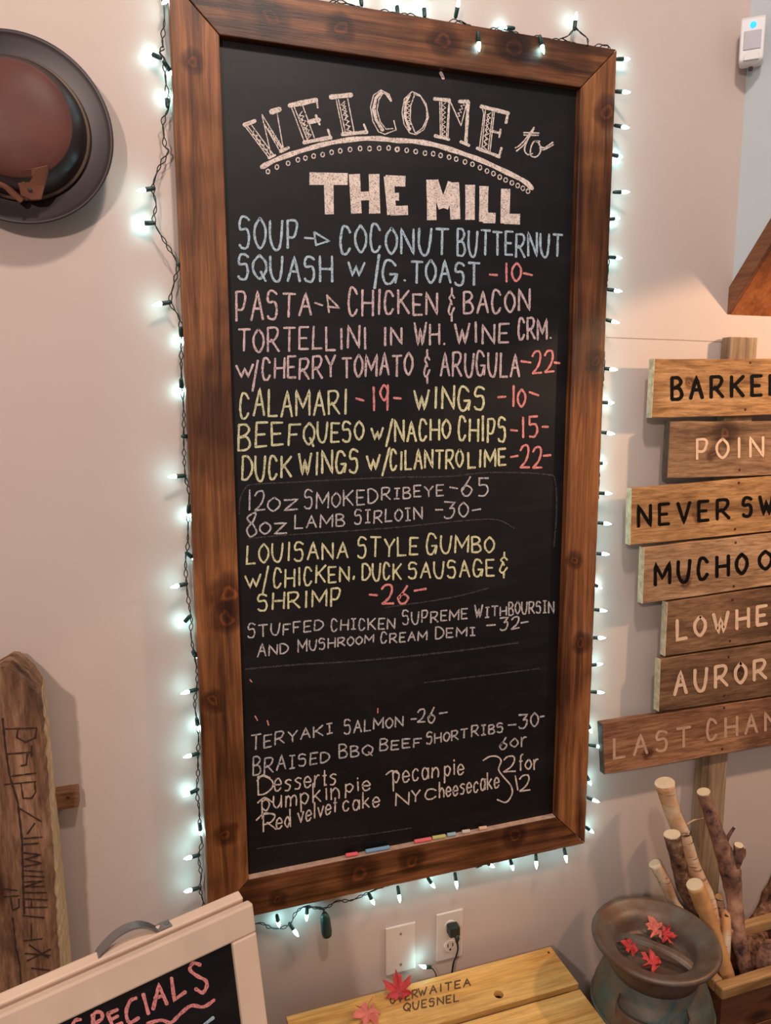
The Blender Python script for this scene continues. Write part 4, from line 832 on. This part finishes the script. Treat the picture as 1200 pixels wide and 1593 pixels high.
for i, p in enumerate(hp_):
    wv = .012+.004*abs(-1+2*i/12)
    V += [p-pv*wv-Vector((0, 0, .006)), p+pv*wv-Vector((0, 0, .006)), p+pv*wv*.6+Vector((0, 0, .003)), p-pv*wv*.6+Vector((0, 0, .003))]
F = [(0, 1, 2, 3), tuple(range(len(V)-4, len(V)))]
for k in range(12):
    for j in range(4): F.append((4*k+j, 4*k+(j+1) % 4, 4*k+4+(j+1) % 4, 4*k+4+j))
obj('lid_grip', V, F, M_['lid'], lid, bevel=.002)
# side handle: strap loop on the shoulder
def side_handle(ang):
    P = []
    for k in range(17):
        f_ = -1+2*k/16; a_ = ang+math.radians(40)*f_; e_ = 1-abs(f_)**6
        rr_ = BR-.022+.040*e_; P.append(C0+Vector((math.cos(a_)*rr_, math.sin(a_)*rr_, .356-.006*(1-f_*f_))))
    V = []
    for i, p in enumerate(P):
        d = Vector((p.x-C0.x, p.y-C0.y, 0)).normalized(); u_ = Vector((0, 0, 1))
        V += [p-u_*.013-d*.003, p-u_*.013+d*.003, p+u_*.013+d*.000, p+u_*.013-d*.006]
    F = [(0, 1, 2, 3), tuple(range(len(V)-4, len(V)))]
    for k in range(len(P)-1):
        for j in range(4): F.append((4*k+j, 4*k+(j+1) % 4, 4*k+4+(j+1) % 4, 4*k+4+j))
    obj('handle', V, F, M_['lid'], mc, bevel=.0012)
side_handle(math.radians(232)); side_handle(math.radians(52))
for (x, y, sz, rot, ti, cu, lb, mt) in ((1022, 1441, .030, 1.2, .5, .5, 'pale pink folded maple leaf at the far side of the can lid', 'leaf_pale'), (1034, 1448, .026, -2.0, .7, .4, 'orange red curled leaf right of the pale one in the can lid', 'leaf'),
                                         (981, 1466, .024, 2.0, .5, .4, 'small dull red leaf at the left end of the lid grip', 'leaf'), (1018, 1496, .030, .6, .25, .4, 'bright red leaf in the near half of the can lid', 'leaf')):
    q = at_z(x, y, .440); leaf(q-Vector((0, 0, .008)), sz*1.12, rot, ti, cu, lb, mt, stem=False)

# ---------------------------------------------------------------- birch logs in a wooden box
BX0, BX1, BY0, BY1, BZ = 1.222, 1.70, -.325, -.165, .325
bx = thing('log_box', ((BX0+BX1)/2, (BY0+BY1)/2, 0), 'brown wooden box with a pale rim holding the birch logs', 'box')
def planks(name, x0, x1, y0, y1, mat, k=3):
    for i in range(k):
        z0 = .002+(BZ-.03)*i/k; z1 = (BZ-.03)*(i+1)/k-.002
        Acc().add(*box(x0, x1, y0, y1, z0, z1)).make('plank', mat, bx, bevel=.0015)
planks('p', BX0, BX1, BY0, BY0+.016, M_['box_wood']); planks('p', BX0, BX1, BY1-.016, BY1, M_['box_wood'])
planks('p', BX0, BX0+.016, BY0+.0165, BY1-.0165, M_['box_wood']); planks('p', BX1-.016, BX1, BY0+.0165, BY1-.0165, M_['box_wood'])
Acc().add(*box(BX0+.0165, BX1-.0165, BY0+.0165, BY1-.0165, .002, .014)).make('bottom', M_['box_wood'], bx)
for (x0, x1, y0, y1) in ((BX0-.006, BX1+.006, BY0-.006, BY0+.02), (BX0-.006, BX1+.006, BY1-.02, BY1+.006), (BX0-.006, BX0+.02, BY0+.0205, BY1-.0205), (BX1-.02, BX1+.006, BY0+.0205, BY1-.0205)):
    Acc().add(*box(x0, x1, y0, y1, BZ-.0295, BZ)).make('rim_board', M_['rim_wood'], bx, bevel=.004)
def log(label, pts, rads, mat, cut='cut', name='birch_log', branches=(), seed=1, cutn=None, rough=.10, patch=None):
    rn = random.Random(seed); P = smooth_path(pts, sub=5); n = len(P)
    R_ = []
    for i in range(n):
        f = i/(n-1)*(len(rads)-1); k = min(int(f), len(rads)-2); R_.append((rads[k]+(rads[k+1]-rads[k])*(f-k))*(1+rn.uniform(-.04, .04)))
    t = thing(name, P[-1], label, 'log', None)
    obj('bark', *tube(P, R_, 18, True, rough, rn), M_[mat], t, smooth=True)
    ax_ = (P[0]-P[1]).normalized()
    V = []; F = []
    V, F = tube([P[0]-ax_*.001, P[0]+ax_*.0016], [R_[0]*.99, R_[0]*.97], 18, True)
    obj('cut_end', V, F, M_[cut], t)
    for bp, br in branches:
        BP = smooth_path(bp, sub=5); m = len(BP)
        o = obj('branch_stub', *tube(BP, [br[0]+(br[1]-br[0])*i/(m-1) for i in range(m)], 12, True, .1, rn), M_[patch or mat], t, smooth=True)
        a2 = (BP[-1]-BP[-2]).normalized(); obj('cut_end', *tube([BP[-1], BP[-1]+a2*.0015], br[1]*.92, 12), M_[cut], o)
    return t
W_ = lambda x, y, d: at(x, y, d)
floorin = lambda x, y: Vector((x, y, .03))
log('tall peeled birch log with a wide pale cut top, tallest at the left', [W_(1034, 1218, -.085), W_(1046, 1262, -.09), W_(1062, 1300, -.10), W_(1080, 1350, -.11), W_(1110, 1430, -.155), floorin(1.315, -.245)], [.024, .020, .021, .017, .017, .017], 'birch', seed=2,
    branches=[([W_(1070, 1282, -.10), W_(1080, 1276, -.115), W_(1093, 1273, -.12)], (.003, .0012))])
log('dark brown bark log with pale cut top in front of the tall birch', [W_(1046, 1298, -.135), W_(1052, 1325, -.14), W_(1066, 1380, -.145), W_(1092, 1450, -.165), floorin(1.28, -.262)], [.0215, .019, .020, .019, .019], 'bark', name='bark_log', seed=3)
log('short thin greenish log leaning left of the brown bark log', [W_(1019, 1344, -.075), W_(1032, 1368, -.085), W_(1052, 1410, -.10), W_(1085, 1470, -.205), floorin(1.262, -.235)], [.0165, .015, .014, .014, .013], 'birch', seed=4)
log('front peeled orange birch log with white cut top behind the can lid', [W_(1081, 1376, -.185), W_(1095, 1410, -.19), W_(1113, 1460, -.205), W_(1134, 1530, -.235), floorin(1.345, -.285)], [.020, .0205, .0185, .019, .019], 'peel', seed=5)
log('long crooked grey log with a forked branch stub, right of the others', [W_(1095, 1232, -.10), W_(1104, 1262, -.105), W_(1122, 1312, -.12), W_(1136, 1355, -.13), W_(1143, 1400, -.14), W_(1150, 1460, -.19), W_(1166, 1535, -.235), floorin(1.405, -.262)], [.0165, .016, .020, .027, .019, .019, .019, .019], 'bark_grey', name='crooked_log', seed=6,
    branches=[([W_(1140, 1350, -.135), W_(1148, 1336, -.145), W_(1150, 1315, -.15)], (.014, .012)), ([W_(1128, 1325, -.125), W_(1132, 1305, -.13), W_(1143, 1287, -.13)], (.006, .0035)), ([W_(1144, 1345, -.13), W_(1156, 1330, -.12), W_(1156, 1318, -.12)], (.008, .006))])
log('small split pale log deep between the front log and crooked log', [W_(1119, 1395, -.105), W_(1123, 1418, -.108), W_(1131, 1445, -.185), floorin(1.34, -.215)], [.010, .012, .011, .010], 'birch', seed=8, cut='peel')
log('dark rough bark log leaning at the right edge of the photo', [W_(1222, 1358, -.10), W_(1190, 1430, -.12), W_(1172, 1490, -.215), floorin(1.45, -.235)], [.028, .030, .026, .024], 'bark', name='bark_log', seed=9, rough=.3)
log('pale gnarled root chunk at the far right, low in the log box', [W_(1232, 1470, -.255), W_(1206, 1482, -.27), W_(1194, 1512, -.275), floorin(1.50, -.28)], [.018, .028, .025, .018], 'bark_grey', name='root_chunk', seed=10, rough=.35)
# hairline in the plaster right of the frame
strokes('plaster_crack', [[Vector((944, 525)), Vector((1000, 527)), Vector((1060, 529)), Vector((1126, 532))]], M_['groove'], wb, lambda x, y, k: at(x, y, -.0004), 1.3)
